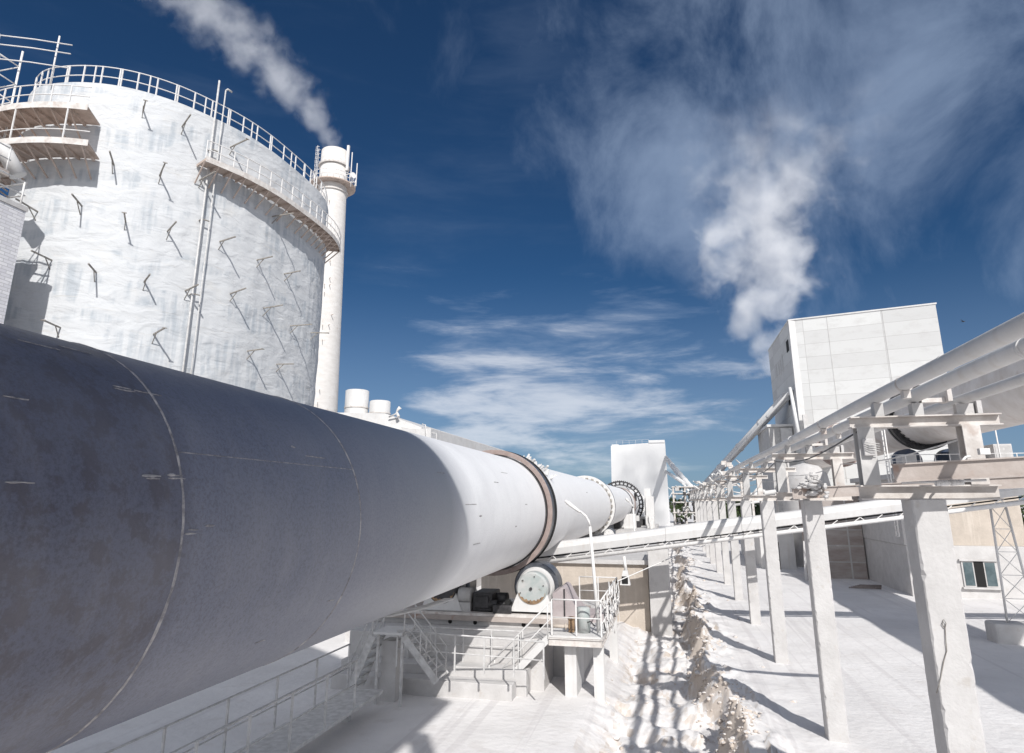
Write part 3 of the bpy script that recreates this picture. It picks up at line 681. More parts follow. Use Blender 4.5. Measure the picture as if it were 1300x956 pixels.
# small hanger loops and clamps on pipes
for k,(y,xx,zz,rr,lab) in enumerate(((9.0,3.0,1.457,.09,'strap clamp under the upper pipe in front of the nearest support'),(13.6,3.0,1.457,.09,'strap clamp under the upper pipe between the first two supports'),(14.6,3.49,1.462,.1,'strap clamp on the middle pipe between the first two supports'))):
    t=thing('pipe_clamp',lab,'clamp',(xx,y,zz),'strap clamps on the white pipes')
    s=MB();s.tube((xx,y,zz),(xx,y+.06,zz),rr+.012,28);s.build('strap',M_beam,t)
    MB().box(xx-.04,xx+.04,y-.03,y+.09,zz-rr-.1,zz-rr-.005).build('lug',M_beam,t)
for k,(xx,zz,sag,lab) in enumerate(((2.72,.98,.16,'thin black cable sagging between the supports on the left side of the rack'),(4.2,.9,.1,'thin grey cable running inside the right legs of the rack'))):
    t=thing('rack_cable',lab,'cable',(xx,40,zz),'cables on the pipe rack')
    pts=[]
    for a_,b_ in zip(RY[:-1],RY[1:]):
        for q_ in range(6):
            u_=q_/6;pts.append((xx+.03*math.sin(a_+q_),lerp(a_,b_,u_)+.2,zz-sag*4*u_*(1-u_)))
    MB().poly(pts,.012,6).build('cable',M_dark if k==0 else M_rail,t)
# ---------------------------------------------------------------- crossing duct
DY=30.1
def dz(X): return -1.07+.136*X
duct=thing('crossing_duct','white covered duct crossing between the two kilns above the trench','duct',(3,DY,-1.2))
def ductbody(x0,x1,w0,m,name,h=.54,up=0):
    s=MB();n=12;vs=[]
    xs_=ticks([(x0,x1,1.5)])
    for x in xs_:
        zt=dz(x)+up;yy=[DY-.45,DY+.45]
        sec=[(DY-.42,zt-h),(DY-.47,zt-h*.5),(DY-.42,zt-.14),(DY-.28,zt-.03),(DY,zt),(DY+.28,zt-.03),(DY+.42,zt-.14),(DY+.47,zt-h*.5),(DY+.42,zt-h)]
        vs+=[(x,a,b) for a,b in sec]
    k=9;fs=[(i*k+a,i*k+(a+1)%k,(i+1)*k+(a+1)%k,(i+1)*k+a) for i in range(len(xs_)-1) for a in range(k)]
    fs+=[tuple(range(k))[::-1],tuple((len(xs_)-1)*k+i for i in range(k))]
    s.add(vs,fs).build(name,m,duct)
ductbody(-9,-.25,0,M_white,'cover');ductbody(-.24,2.9,0,M_white,'cover',.60,.03);ductbody(2.91,9.35,0,M_white,'cover',.54,0);ductbody(9.36,24,0,M_white,'cover',.5,-.03)
s=MB().tube((-9,DY-.35,dz(-9)-.80),(24,DY-.35,dz(24)-.80),.085,12);s.build('carrier_pipe',M_railw,duct)
s=MB().tube((-9,DY+.35,dz(-9)-.80),(24,DY+.35,dz(24)-.80),.07,12);s.build('carrier_pipe',M_railw,duct)
s=MB();x=-8.9;k=0
while x<23.8:
    s.bar((x,DY-.35,dz(x)-.76),(x+.28,DY-.35,dz(x)-.55),.03);
    if k%3==1: s.bar((x+.55,DY-.35,dz(x)-.76),(x+.3,DY-.35,dz(x)-.55),.03)
    x+=.85;k+=1
s.build('lacing',M_railw,duct)
s=MB();x=-8.5
while x<24: s.bar((x,DY-.3,dz(x)-.6),(x+.8,DY-.3,dz(x+.8)-.6),.05,.055);x+=.81
s.build('dark_belt',M_black,duct)
# chute hanging from the duct
t=thing('sample_chute','small white hanging chute with a dark square mouth below the duct','chute',PT(794,744,DY-.2))
a=PT(792,706,DY-.3);b=PT(795,727,DY-.3);MB().tube(a,b,.07,10).build('downpipe',M_railw,t)
c=PT(794,727,DY-.3);d=PT(794,742,DY-.3)
MB().hexa([(d.x-.22,DY-.5,d.z),(d.x+.22,DY-.5,d.z),(d.x+.22,DY-.1,d.z),(d.x-.22,DY-.1,d.z),(c.x-.1,DY-.4,c.z+.1),(c.x+.1,DY-.4,c.z+.1),(c.x+.1,DY-.2,c.z+.1),(c.x-.1,DY-.2,c.z+.1)]).build('hopper',M_white,t)
MB().box(d.x-.13,d.x+.13,DY-.515,DY-.495,d.z+.06,d.z+.36).build('mouth',M_black,t)
t=thing('overhead_wire','thin white wire strung from the landing across the trench','wire',(-2,27,-3))
MB().poly([(-2.15,26.5,-3.0),PT(870,700,33),PT(960,672,38)],.02,6).build('wire',M_railw,t)
# ---------------------------------------------------------------- street lamps
def lamp(px,pts,head0,head1,Y,label,r=.045):
    base=Vector((px.x,px.y,gh(px.x,px.y) if Y>30 else LZ))
    t=thing('street_lamp',label,'street lamp',base,'white swan neck street lamps')
    MB().tube(base,pts[0],r*1.3,12,r).build('pole',M_railw,t)
    MB().poly([pts[0]]+pts[1:],r*.75,10).build('arm',M_railw,t)
    d=(head1-head0);a,b=basis(d)
    s=MB();vs=[];secs=[(0,.05,.04),(.12,.09,.05),(.35,.13,.06),(.75,.12,.07),(.95,.08,.05),(1,.02,.02)];n=12
    for u,w,h in secs:
        c=head0+d*u
        for i in range(n): tt=2*PI*i/n;vs.append(c+a*(w*math.cos(tt)*r/.045)+b*(h*math.sin(tt)*r/.045))
    fs=[(k*n+i,k*n+(i+1)%n,(k+1)*n+(i+1)%n,(k+1)*n+i) for k in range(len(secs)-1) for i in range(n)]
    s.add(vs,fs,True).build('lamp_head',M_railw,t)
LYY=21.2
k0=PT(749,668,LYY);lamp(Vector((-2.32,LYY,0)),[k0,PT(748,662,LYY),PT(744,655,LYY),PT(737,649,LYY)],PT(737,650,LYY),PT(717,635,LYY),LYY,'tall white street lamp leaning over the kiln beside the landing')
k0=PT(804,645,52);lamp(Vector((k0.x,52,0)),[k0,PT(803,641,52),PT(801,639,52),PT(799,637,52)],PT(799,637,52),PT(794,632,52),52,'small far street lamp in front of the girth gear',.06)

# ---------------------------------------------------------------- lime tank
ctrl=[(-32.6,24.6),(-31.2,22.7),(-29.6,21.75),(-27.9,21.7),(-26.2,22.15),(-24.8,23.0),(-23.6,24.3),(-22.7,25.95),(-22.0,27.7),(-21.6,29.7),(-21.45,32.2),(-21.45,34.0),(-21.6,35.6),(-22.1,37.2),(-23.2,39.1),(-25.2,41.0),(-28,42),(-31,41.2),(-33.6,39),(-35,35.5),(-35.4,31.5),(-34.6,27.5)]
def catmull(P,sub):
    out=[];n=len(P)
    for i in range(n):
        p0,p1,p2,p3=[Vector((*P[(i+k-1)%n],0)) for k in range(4)]
        for j in range(sub):
            t=j/sub;out.append(.5*((2*p1)+(-p0+p2)*t+(2*p0-5*p1+4*p2-p3)*t*t+(-p0+3*p1-3*p2+p3)*t**3))
    return out
curve=catmull(ctrl,8);NC=len(curve)
for _ in range(3): curve=[(curve[i-1]+curve[i]*2+curve[(i+1)%NC])/4 for i in range(NC)]
def cn(i):
    d=curve[(i+1)%NC]-curve[i-1];return Vector((d.y,-d.x,0)).normalized()
TT=20.0
tank=thing('lime_storage_tank','giant whitewashed steel tank with rows of bare brackets, at left','tank',(-28,31.5,GZ))
vs=[];zl=[-5.9+.8*i for i in range(0,32)]+[TT-.6,TT]
for k,z in enumerate(zl):
    for i in range(NC):
        nrm=cn(i);o=.07*noise.noise(Vector((i*.35,z*1.2,0)))+.05*noise.noise(Vector((i*.8,z*2.2,5)));vs.append(curve[i]+nrm*(o if z<TT-1 else 0)+Vector((0,0,z)))
MB().add(vs,[(k*NC+i,k*NC+(i+1)%NC,(k+1)*NC+(i+1)%NC,(k+1)*NC+i) for k in range(len(zl)-1) for i in range(NC)],True).build('shell',M_tank,tank)
cen=Vector((-28,31.5,TT+1.2));s=MB();vs=[p+Vector((0,0,TT)) for p in curve]+[cen]
s.add(vs,[(i,(i+1)%NC,NC) for i in range(NC)],True).build('roof',M_white,tank)
# rim railing
s=[MB(),MB()]
for i in range(NC):
    a=curve[i]-cn(i)*.15+Vector((0,0,TT));b=curve[(i+1)%NC]-cn((i+1)%NC)*.15+Vector((0,0,TT))
    for q_,h in enumerate((.5,1.05)): s[q_].tube(a+Vector((0,0,h)),b+Vector((0,0,h)),.026,6,caps=False)
    if i%4==0: MB().bar(a,a+Vector((0,0,1.07)),.055).build('rim_post',M_railw,tank)
    if i%6==0: q=a.lerp(b,.45);MB().bar(q,q+Vector((0,0,1.07)),.05).build('rim_post',M_railw,tank)
[q_.build('rim_rail',M_railw,tank) for q_ in s]
def near_idx(az): # curve index with that azimuth on the camera side
    best=None
    for i in range(NC):
        a=math.degrees(math.atan2(curve[i].x,curve[i].y))
        n_=cn(i)
        if n_.dot(-curve[i])<=0: continue
        if best is None or abs(a-az)<best[0]: best=(abs(a-az),i)
    return best[1]
def tplat(i0,i1,z,w,name,rail=1.0,under=M_under,deckm=M_beam):
    s=MB();us_=[];r=MB();e=MB()
    up=Vector((0,0,z))
    for i in range(i0,i1):
        a0=curve[i%NC]+cn(i%NC)*.08+up;a1=curve[i%NC]+cn(i%NC)*w+up;b0=curve[(i+1)%NC]+cn((i+1)%NC)*.08+up;b1=curve[(i+1)%NC]+cn((i+1)%NC)*w+up
        dn=Vector((0,0,-.06));s.hexa([a0+dn,a1+dn,b1+dn,b0+dn,a0,a1,b1,b0])
        d2=Vector((0,0,-.2));e.hexa([a1+d2,a1+cn(i%NC)*.03+d2,b1+cn((i+1)%NC)*.03+d2,b1+d2,a1+Vector((0,0,.1)),a1+cn(i%NC)*.03+Vector((0,0,.1)),b1+cn((i+1)%NC)*.03+Vector((0,0,.1)),b1+Vector((0,0,.1))])
        if (i-i0)%3==0:
            u=MB();us_.append(u);u.bar(a0+Vector((0,0,-.12)),a1+Vector((0,0,-.12)),.09,.12)
            u.bar(a1+Vector((0,0,-.12)),curve[i%NC]+cn(i%NC)*.05+up+Vector((0,0,-1.1)),.06)
            if rail<1.5 or (i-i0)%9==0: r.bar(a1,a1+Vector((0,0,rail)),.05)
        for h in ((.5,1) if rail<1.5 else (.3,)): r.tube(a1+Vector((0,0,rail*h)),b1+Vector((0,0,rail*h)),.026,6,caps=False)
    d=s.build(name,under,tank);e.build('kick_plate',deckm,d);[u.build('support_arm',M_under,d) for u in us_];r.build('railing',M_railw,d)
ia=near_idx(-41.8);ib=near_idx(-31.2)
i0,i1=min(ia,ib),max(ia,ib)+9
tplat(i0,i1,17.0,1.0,'curved_catwalk')
ic=near_idx(-49.0);i2=ic-30
tplat(i2,ic,17.7,1.6,'upper_balcony',1.0);tplat(i2,ic+1,15.9,1.6,'lower_balcony',1.75)
# bare insulation brackets
nb=0
arc=[0]
for i in range(NC): arc.append(arc[-1]+(curve[(i+1)%NC]-curve[i]).length)
seq=range(near_idx(-53),near_idx(-31)+4)
cnt=0
for row in range(6):
    z=4.9+2.75*row;s0=arc[near_idx(-53)%NC]+(.9 if row%2 else 0)
    sarc=s0
    while sarc<arc[(near_idx(-31)+3)%NC]:
        i=min(range(NC),key=lambda k:abs(arc[k]-sarc));sarc+=1.9 if i<i0-4 else 2.5
        if random.random()<.08: continue
        if z>14.5 and (i>=i0-1): 
            if random.random()<.5: continue
        if z>14.4 and i<=ic+1: continue
        zz=z+random.uniform(-.3,.3);nrm=cn(i);p=curve[i]+Vector((0,0,zz));L_=random.uniform(1.1,1.6);tng=Vector((-nrm.y,nrm.x,0))
        tip=p+nrm*L_+tng*random.uniform(-.12,.12)+Vector((0,0,random.uniform(-.1,.1)))
        b=MB().bar(p-nrm*.05,tip,.06).bar(p+Vector((0,0,-.45)),p+nrm*.5,.035)
        if random.random()<.3: b.bar(tip-tng*.1,tip+tng*.1,.04)
        b.build('bracket',M_bracket if z<16 or True else M_rail,tank);cnt+=1
# riser pipes down the face
ir=near_idx(-41.2)
pa=curve[ir]+cn(ir)*.3;tg=Vector((-cn(ir).y,cn(ir).x,0))
MB().tube(pa+Vector((0,0,-5.5)),pa+Vector((0,0,TT+2.1)),.05,10).build('riser_pipe',M_rail,tank)
pb=pa+tg*.4;s=MB().tube(pb+Vector((0,0,-5.5)),pb+Vector((0,0,TT+1.7)),.035,10);s.poly([pb+Vector((0,0,TT+1.7)),pb+Vector((0,0,TT+1.85))+tg*.1,pb+Vector((0,0,TT+1.8))+tg*.35],.05,8);s.build('riser_pipe',M_rail,tank)
for z in (2,6,10,14,18): MB().bar(curve[ir]+Vector((0,0,z)),pa+Vector((0,0,z)),.05).bar(pa+Vector((0,0,z)),pb+Vector((0,0,z)),.05).build('pipe_clip',M_bracket,tank)
t=thing('scaffold_stair_tower','white tubular stair scaffold at the far left of the tank','scaffold',(-31,19.5,GZ))
s=MB();BX,BY=-31.6,20.6
c=[PT(8,120,21.0),PT(14,108,21.8),PT(-6,115,21.4),PT(-20,125,20.5)]
B=[Vector((x,y,0)) for x,y in ((-31.4,20.9),(-30.0,21.1),(-31.4,19.6),(-30.2,19.4),(-29.2,20.3))]
corner=[(-31.8,20.1),(-30.3,20.1),(-30.3,21.3),(-31.8,21.3)]
for x,y in corner: s.tube((x,y,-5.5),(x,y,21.9),.05,8)
for z in [-4+1.0*k for k in range(26)]:
    for k in range(4):
        a=corner[k];b=corner[(k+1)%4];s.tube((*a,z),(*b,z),.03,6)
        if k%2==0: s.tube((*a,z),(*b,z+1.0),.028,6)
for z0_ in (20.6,21.4,21.9): s.poly([(-30.3,20.1,z0_),(-29.2,20.9,z0_+.2),(-27.6,21.6,z0_+.1)],.028,6)
s.tube((-28.4,21.5,19.8),(-28.4,21.5,22.6),.04,8)
s.build('tubes',M_railw,t)
# brick tower at far left edge
tx=-25.3
t=thing('brick_stair_tower','whitewashed brick tower with roof rail at the left edge','building',(-30,17,GZ))
bt=MB().box(-40,tx,12.5,19.2,-5.9,11.65).build('wall',M_brick,t)
MB().box(-40.1,tx+.05,12.4,19.25,11.652,11.85).build('parapet',M_whitec,t)
s=MB()
for z in (.5,1.05): s.poly([(tx-.1,12.6,11.85+z),(tx-.1,19.1,11.85+z),(-40,19.1,11.85+z)],.035,6)
for y in (13,14.5,16,17.5,19.0): s.tube((tx-.1,y,11.85),(tx-.1,y,12.9),.04,6)
for x in (-28,-30,-32): s.tube((x,19.1,11.85),(x,19.1,12.9),.04,6)
s.build('roof_rail',M_railw,t)
MB().box(-31.5,tx-.5,16.0,18.6,13.0,13.25).build('beam_deck',M_rust,t)
MB().bar((tx-.8,16.3,11.85),(tx-.8,16.3,13.0),.15).build('deck_post',M_beam,t);MB().bar((tx-.8,18.4,11.85),(tx-.8,18.4,13.0),.15).build('deck_post',M_beam,t)
s=MB()
for z in (.5,1.0): s.tube((tx-.55,16.0,13.25+z),(tx-.55,18.6,13.25+z),.03,6)
for y in (16.1,16.9,17.7,18.5): s.tube((tx-.55,y,13.25),(tx-.55,y,14.25),.035,6)
s.build('deck_rail',M_railw,t)
MB().poly([(-29.5,18.2,13.0),(-28.0,18.6,14.9),(-26.9,19.0,14.6),(-26.5,19.5,13.6)],.33,20).build('bent_duct',M_white,t)
# ---------------------------------------------------------------- chimney
ca=math.radians(-30.42);CD=85.0;cx,cy=CD*math.sin(ca),CD*math.cos(ca)
ch=thing('factory_chimney','tall white chimney with antennas, smoking behind the tank','chimney',(cx,cy,GZ))
MB().latheZ(cx,cy,[(3.05,-6),(2.55,15),(2.2,30),(1.95,40),(1.83,47.6),(1.6,47.6),(1.6,44)],56).build('shaft',mat('chimney_brick',(.68,.655,.63),(.60,.57,.54),scale=.8,rough=.9,bump=.3,vscale=(1,1,3),spots=(1.2,.66,.6,(.42,.34,.28))),ch)
for z in (41.2,45.2): MB().latheZ(cx,cy,[(1.9,z),(2.12,z),(2.12,z+.25),(1.9,z+.25)],48,False).build('band',M_beam,ch)
s=MB();s.latheZ(cx,cy,[(1.9,42.2),(3.1,42.2),(3.1,42.35),(1.9,42.35)],32,False)
pl=s.build('platform',M_under,ch)
s=MB()
for i in range(24):
    a=2*PI*i/24;s.tube((cx+3.05*math.cos(a),cy+3.05*math.sin(a),42.35),(cx+3.05*math.cos(a),cy+3.05*math.sin(a),43.5),.045,6)
for z in (42.9,43.5):
    s.poly([(cx+3.05*math.cos(2*PI*i/32),cy+3.05*math.sin(2*PI*i/32),z) for i in range(33)],.04,6)
s.build('platform_rail',M_railw,pl)
s=MB()
la=math.radians(200)
for z in [20+.6*k for k in range(48)]:
    s.poly([(cx+2.1*math.cos(la)+.45*math.cos(la+b_)-.1,cy+2.1*math.sin(la)+.45*math.sin(la+b_),z) for b_ in [-1.8+.6*k for k in range(7)]],.03,5)
for b_ in (-1.2,0,1.2): s.tube((cx+2.1*math.cos(la)+.45*math.cos(la+b_)-.1,cy+2.1*math.sin(la)+.45*math.sin(la+b_),20),(cx+2.1*math.cos(la)+.45*math.cos(la+b_)-.1,cy+2.1*math.sin(la)+.45*math.sin(la+b_),48.4),.03,5)
s.build('caged_ladder',M_railw,ch)
s=MB()
for i in range(40):
    z=random.uniform(3,40);a=-math.radians(random.uniform(30,110));r=3.0-z*.027;n_=Vector((math.cos(a),math.sin(a),0));p=Vector((cx,cy,z))+n_*(r-.3);s.bar(p,p+n_*.9+Vector((0,0,-.1)),.07)
s.build('climbing_irons',M_under,ch)
for k,(a,z0_,z1_) in enumerate(((-.1,44.5,48.3),(-.25,43,46.8),(.25,42.5,46))):
    rr=2.15 if k==0 else 3.2
    an=MB().bar((cx+rr*math.cos(a),cy+rr*math.sin(a),z0_),(cx+rr*math.cos(a),cy+rr*math.sin(a),z1_),.3 if k==0 else .1).build('antenna',M_railw,ch)
    MB().bar((cx+1.7*math.cos(a),cy+1.7*math.sin(a),z0_+.6),(cx+rr*math.cos(a),cy+rr*math.sin(a),z0_+.6),.08).build('arm',M_railw,an)
an=MB().tube((cx+3.2,cy-.8,41.6),(cx+3.2,cy-.8,43.6),.06,8).build('antenna_mast',M_railw,ch)
MB().tube((cx+3.3,cy-.9,43.1),(cx+3.65,cy-1.1,43.1),.15,16,.42).build('dish',M_railw,an)
# ---------------------------------------------------------------- roof with vents behind the kiln
t=thing('filter_house','long white flat roofed building behind the kiln','building',(-22,60,GZ))
r1=PT(432,521,48);r2=PT(505,548,48)
MB().box(-31,-18.0,48,90,-5.9,5.6).build('wall',M_white,t)
MB().hexa([(-31,48.3,5.602),(-18.6,48.3,5.602),(-18.6,89,5.602),(-31,89,5.602),(-31,48.6,7.4),(-22.3,48.6,7.0),(-22.3,89,7.0),(-31,89,7.4)]).build('roof',M_white,t)
for k,(a,b,w) in enumerate((((447,494),(446,530),16.5),((477,508),(476,545),14.5))):
    top_=PT(*a,49.5);r=w/815*51.5*.96
    v=thing('roof_vent',('larger left white cylindrical vent on the roof behind the kiln','smaller right white cylindrical vent on the roof behind the kiln')[k],'vent',(top_.x,49.5+r,6.5),'roof vents')
    MB().latheZ(top_.x,49.5+r,[(r,6.0),(r,top_.z),(r*.9,top_.z+.06),(0,top_.z+.1)],40).build('drum',M_white,v)
    MB().latheZ(top_.x,49.5+r,[(r+.05,7.75-.55*k),(r+.05,7.85-.55*k)],40).build('band',M_beam,v)
t=thing('horn_speaker','white twin horn on a pipe at the roof edge','loudspeaker',PT(495,527,48.2))
MB().poly([PT(494,529,48.2),PT(503,525,48.1),PT(505,520,48.1),PT(508,517,48.1)],[.07,.07,.1,.16],10).build('horn',M_railw,t);MB().tube(PT(504,524,48.1),PT(506,529,48.0),.1,8,.14).build('horn',M_railw,t)
railing('thin railing on the roof behind the kiln',[(-20.6,48.2,4.85),(-17.6,48.2,4.3)],.7,.9,M_railw,(.5,))
t=thing('roof_lamp_post','small hooked white post above the roof edge','post',PT(541,560,48))
MB().poly([PT(541,562,48),PT(540,539,48),PT(536,538,48)],.05,8).build('post',M_railw,t)
# ---------------------------------------------------------------- far white tower with sloping conveyors
t=thing('preheater_tower','plain white distant tower block at the far end of the kiln','building',(-6.5,160,GZ))
MB().hexa([(-13.1,155,-6),(-.1,155,-6),(-.1,172,-6),(-13.1,172,-6),(-12.8,155,12.8),(-.25,155,13.5),(-.25,172,13.5),(-12.8,172,12.8)]).build('wall',M_far,t)
MB().box(-4,-.3,154.8,170,13.3,13.9).box(-12.6,-11,155.2,170,12.6,13.1).build('roof_trim',M_far,t)
railing('rail along the roof of the distant tower',[(-11.5,155.3,13.0),(-4,155.3,13.2)],1.5,.9,M_railw,(.5,))
def tubeconv(a,b,r,label,r2=None,name='inclined_conveyor'):
    t=thing(name,label,'conveyor',a,'inclined conveyor tubes');a=Vector(a);b=Vector(b)
    MB().tube(a,b,r,14).build('tube',M_far,t);s=MB()
    n=int((b-a).length/6)
    for i in range(1,n): c=a.lerp(b,i/n);d=(b-a).normalized()*.15;MB().tube(c-d,c+d,r*1.15,14).build('flange',M_far,t)
meet=PT(884,626,112)
tubeconv(meet,PT(845,580,156),.42,'upper sloping conveyor tube of the distant tower')
tubeconv(meet+Vector((-.9,0,-.1)),PT(846,584,155.5),.2,'thin sloping tube beside the distant tower conveyor')
tubeconv(PT(868,613,112),PT(845,598,155.5),.3,'lower short sloping tube of the distant tower')
BXL=15.1
tubeconv(PT(893,618,108),PT(998,503,84),.55,'thick sloping conveyor tube rising to the big concrete building')
tubeconv(PT(890,624,108),PT(1003,497,81.0),.2,'thin sloping tube below the big building conveyor')
tubeconv(PT(1003,492,80.5),PT(1014,552,78.2),.2,'near vertical white downpipe beside the big building corner',name='downpipe')
# ---------------------------------------------------------------- big concrete building
big=thing('concrete_process_building','big windowless precast concrete tower building at right','building',(22,88,GZ))
x0,x1=BXL,29.6
MB().hexa([(x0,79.8,-6),(x1,76.3,-6),(x1,97,-6),(x0,96.4,-6),(x0,79.8,21.0),(x1,76.3,21.0),(x1,97,21.0),(x0,96.4,21.0)]).build('wall',M_panel,big)
MB().hexa([(x0-.08,79.7,21.002),(x1+.1,76.2,21.002),(x1+.1,97.1,21.002),(x0-.08,96.5,21.002),(x0-.08,79.7,21.16),(x1+.1,76.2,21.16),(x1+.1,97.1,21.16),(x0-.08,96.5,21.16)]).build('parapet',M_white,big)
def fY(x): return 79.8+(x-x0)/(x1-x0)*(76.3-79.8)
for x in (x0+.0,): MB().box(x-.05,x+.75,fY(x)-.16,fY(x)+.0,-6,20.99).build('corner_strip',M_white,big)
for x in (19.1,24.6): MB().bar((x,fY(x)-.005,2),(x,fY(x)-.005,21),.05,.05).build('panel_joint',M_grey,big)
for (y,z,w,h,m_) in ((81.2,17.7,1.5,1.4,M_black),(81.4,11.6,1.4,1.3,M_black),(83.8,11.5,1.0,1.2,M_black),(87.5,16.0,.5,1.8,M_grey),(89,16,.5,1.8,M_grey),(91,16.2,.5,1.8,M_grey),(86,16.1,.5,2.2,M_grey)):
    MB().box(BXL-.03,BXL-.003,y,y+w,z,z+h).build('window',m_,big)
t=thing('side_annex','small grey cabin fixed to the side of the big building','annex',(13,90,GZ))
a=PT(978,542,88);MB().box(12.3,BXL-.01,84,94,-5.6,a.z-.4).build('wall',M_grey,t)
MB().box(12.1,BXL-.01,83.8,94.2,a.z-.398,a.z-.1).build('roof',M_white,t)
MB().box(13.6,14.9,83.7,83.79,a.z-4.2,a.z-.6).build('white_panel',M_white,t)
t=thing('corner_column','thin white column in front of the big building corner','column',(15.3,79,GZ))
MB().box(15.3,15.8,78.6,79.0,-5.6,9.6).build('shaft',M_whitec,t)
# round topped silo
sp_=PT(1012,600,62)
t=thing('round_silo','pale round silo standing between the second support and the big building','silo',(sp_.x+.6,62,GZ))
MB().latheZ(sp_.x+.6,62,[(2.0,-6),(2.0,1.2),(1.8,2.3),(1.2,3.0),(0,3.3)],40).build('shell',M_whitec,t)

# ---------------------------------------------------------------- second kiln
K2X,K2Z,K2R=16.67,5.42,1.8
k2=thing('second_rotary_kiln','second white rotary kiln high above the right side road','kiln',(K2X,40,GZ))
MB().latheY(K2X,K2Z,[(y,K2R) for y in ticks([(8,79.5,2)])],96).build('shell',M_rk if False else mat('lime_kiln_shell',(.74,.70,.67),(.62,.57,.53),scale=.8,rough=.85,bump=.15,spots=(1.2,.58,.4,(.5,.4,.34))),k2)
for Y,m_ in ((48,M_dark),(70,M_tyre)):
    MB().latheY(K2X,K2Z,[(Y-.4,K2R),(Y-.4,K2R+.33),(Y-.1,K2R+.36),(Y-.1,K2R+.3),(Y+.1,K2R+.3),(Y+.1,K2R+.36),(Y+.4,K2R+.33),(Y+.4,K2R)],96,False).build('tyre',m_,k2)
b=MB()
for i in range(36):
    a=2*PI*i/36;c=Vector((K2X+(K2R+.05)*math.cos(a),47.35,K2Z+(K2R+.05)*math.sin(a)));MB().bar(c,c+Vector((0,.25,0)),.2,.1).build('retaining_block',M_dark,k2)
p2=thing('second_kiln_pier','tall grey concrete pier carrying the second kiln','pier',(16,47,GZ))
MB().box(13.3,20.2,43.6,52.5,-5.9,-2.5).build('base',M_whitec,p2,bevel=.04)
MB().box(13.9,19.8,44.3,52.0,-2.497,1.3).build('stem',M_conc,p2)
MB().box(13.25,13.85,43.62,52.45,-2.497,1.3).build('side_wall',M_whitec,p2)
MB().box(13.0,20.6,43.2,52.8,1.303,1.6).build('cap',M_whitec,p2,bevel=.03)
wn=MB().box(16.0,17.75,43.52,43.58,-4.7,-3.3).build('window_frame',M_whitec,p2)
MB().box(15.9,17.85,43.40,43.598,-4.8,-4.705).build('sill',M_whitec,p2)
MB().box(15.9,17.85,43.42,43.598,-3.295,-3.2).build('lintel',M_whitec,p2)
MB().box(16.08,16.55,43.50,43.517,-4.62,-3.38).build('pane',M_glass,wn);MB().box(16.62,17.1,43.50,43.517,-4.68,-3.32).build('open_pane',M_black,wn);MB().box(17.17,17.66,43.50,43.517,-4.62,-3.38).build('pane',M_glass,wn)
for k,(x,z) in enumerate(((15.4,2.35),(18.0,2.35))):
    r=thing('second_kiln_roller',('left dark support roller under the second kiln','right dark support roller under the second kiln')[k],'roller',(x,48,1.6),'second kiln rollers')
    MB().tube((x,47.5,z+.2),(x,48.5,z+.2),.8,40).build('roller',M_blue,r)
    MB().box(x-.7,x+.7,47.0,47.35,1.603,2.2).box(x-.7,x+.7,48.65,49,1.603,2.2).build('bearing',M_grey,r)
for k,(a,b,lab) in enumerate(((1168,1200,'left white switch cabin on the second kiln pier'),(1200,1222,'grey cabin between ladders on the second kiln pier'),(1264,1284,'small white roof box at the right of the second kiln pier'))):
    c=thing('pier_cabinet',lab,'cabinet',(0,0,0),'cabinets on the second kiln pier')
    za=1.61
    if k==2: A=PT(a,584,44.2);B=PT(b,563,44.2);bx=(A.x,B.x,44.2,45.6,1.61,PT(b,563,44.2).z)
    elif k==0: bx=(13.9,14.7,44.0,45.2,1.61,2.75)
    else: bx=(17.4,18.6,45.0,46.5,1.61,4.0)
    c.location=(bx[0],bx[2],1.61);MB().box(*bx).build('box',M_whitec,c,bevel=.03);MB().box(bx[0]+.08,bx[1]-.08,bx[2]-.02,bx[2]-.003,bx[4]+.1,bx[5]-.1).build('door',M_grey,c)
railing('railing along the left part of the second kiln pier',[(13.1,43.3,1.6),(17.0,43.3,1.6)],.8,1.1,M_railw,(.33,.66))
railing('railing at the right end of the second kiln pier',[(18.0,43.3,1.6),(20.5,43.3,1.6)],.8,1.1,M_railw,(.33,.66))
t=thing('pier_ladder','white caged ladder on the left edge of the second kiln pier','ladder',(12.95,43.4,GZ))
s=MB().tube((12.9,43.2,-2),(12.9,43.2,4.2),.04,6).tube((12.9,43.7,-2),(12.9,43.7,4.2),.04,6)
for k in range(20): s.tube((12.9,43.2,-2+.31*k),(12.9,43.7,-2+.31*k),.025,6)
s.build('ladder',M_railw,t)
t=thing('antenna_pole','thin white pole on the second kiln pier','pole',(18.9,43.5,1.6));MB().tube((18.9,43.5,1.6),(18.9,43.5,4.3),.04,8).build('pole',M_railw,t)
# grey block wall and low annex left of the pier
t=thing('block_wall','shaded grey brown block wall beside the second kiln pier','wall',(12,52,GZ))
MB().box(9.9,13.2,52.0,56,-5.9,.6).build('wall',M_block,t)
s=MB()
for z in (-4.2,-3.1,-2.0,-.9): s.box(9.9,13.2,51.985,51.998,z,z+.06)
s.box(12.2,12.3,51.98,51.995,-5.5,.55).build('mortar_lines',M_grey,t)
t=thing('electric_room','low white building with a dark doorway behind the columns','building',(8,62,GZ))
MB().box(7.0,9.6,58,74,-5.9,-1.9).build('wall',M_white,t);MB().box(6.9,9.7,57.9,74.1,-1.897,-1.7).build('roof',M_white,t)
MB().box(7.6,8.4,57.95,57.99,-5.3,-3.2).build('doorway',M_black,t)
t=thing('leaning_boards','bundle of grey boards leaning on the block wall','boards',(9.4,51,GZ))
for k in range(5): MB().bar((8.9+.22*k,50.6,-5.3),(9.25+.2*k,51.7,-2.6-.2*random.random()),.16,.04).build('board',M_wood if k%2 else M_whitec,t)
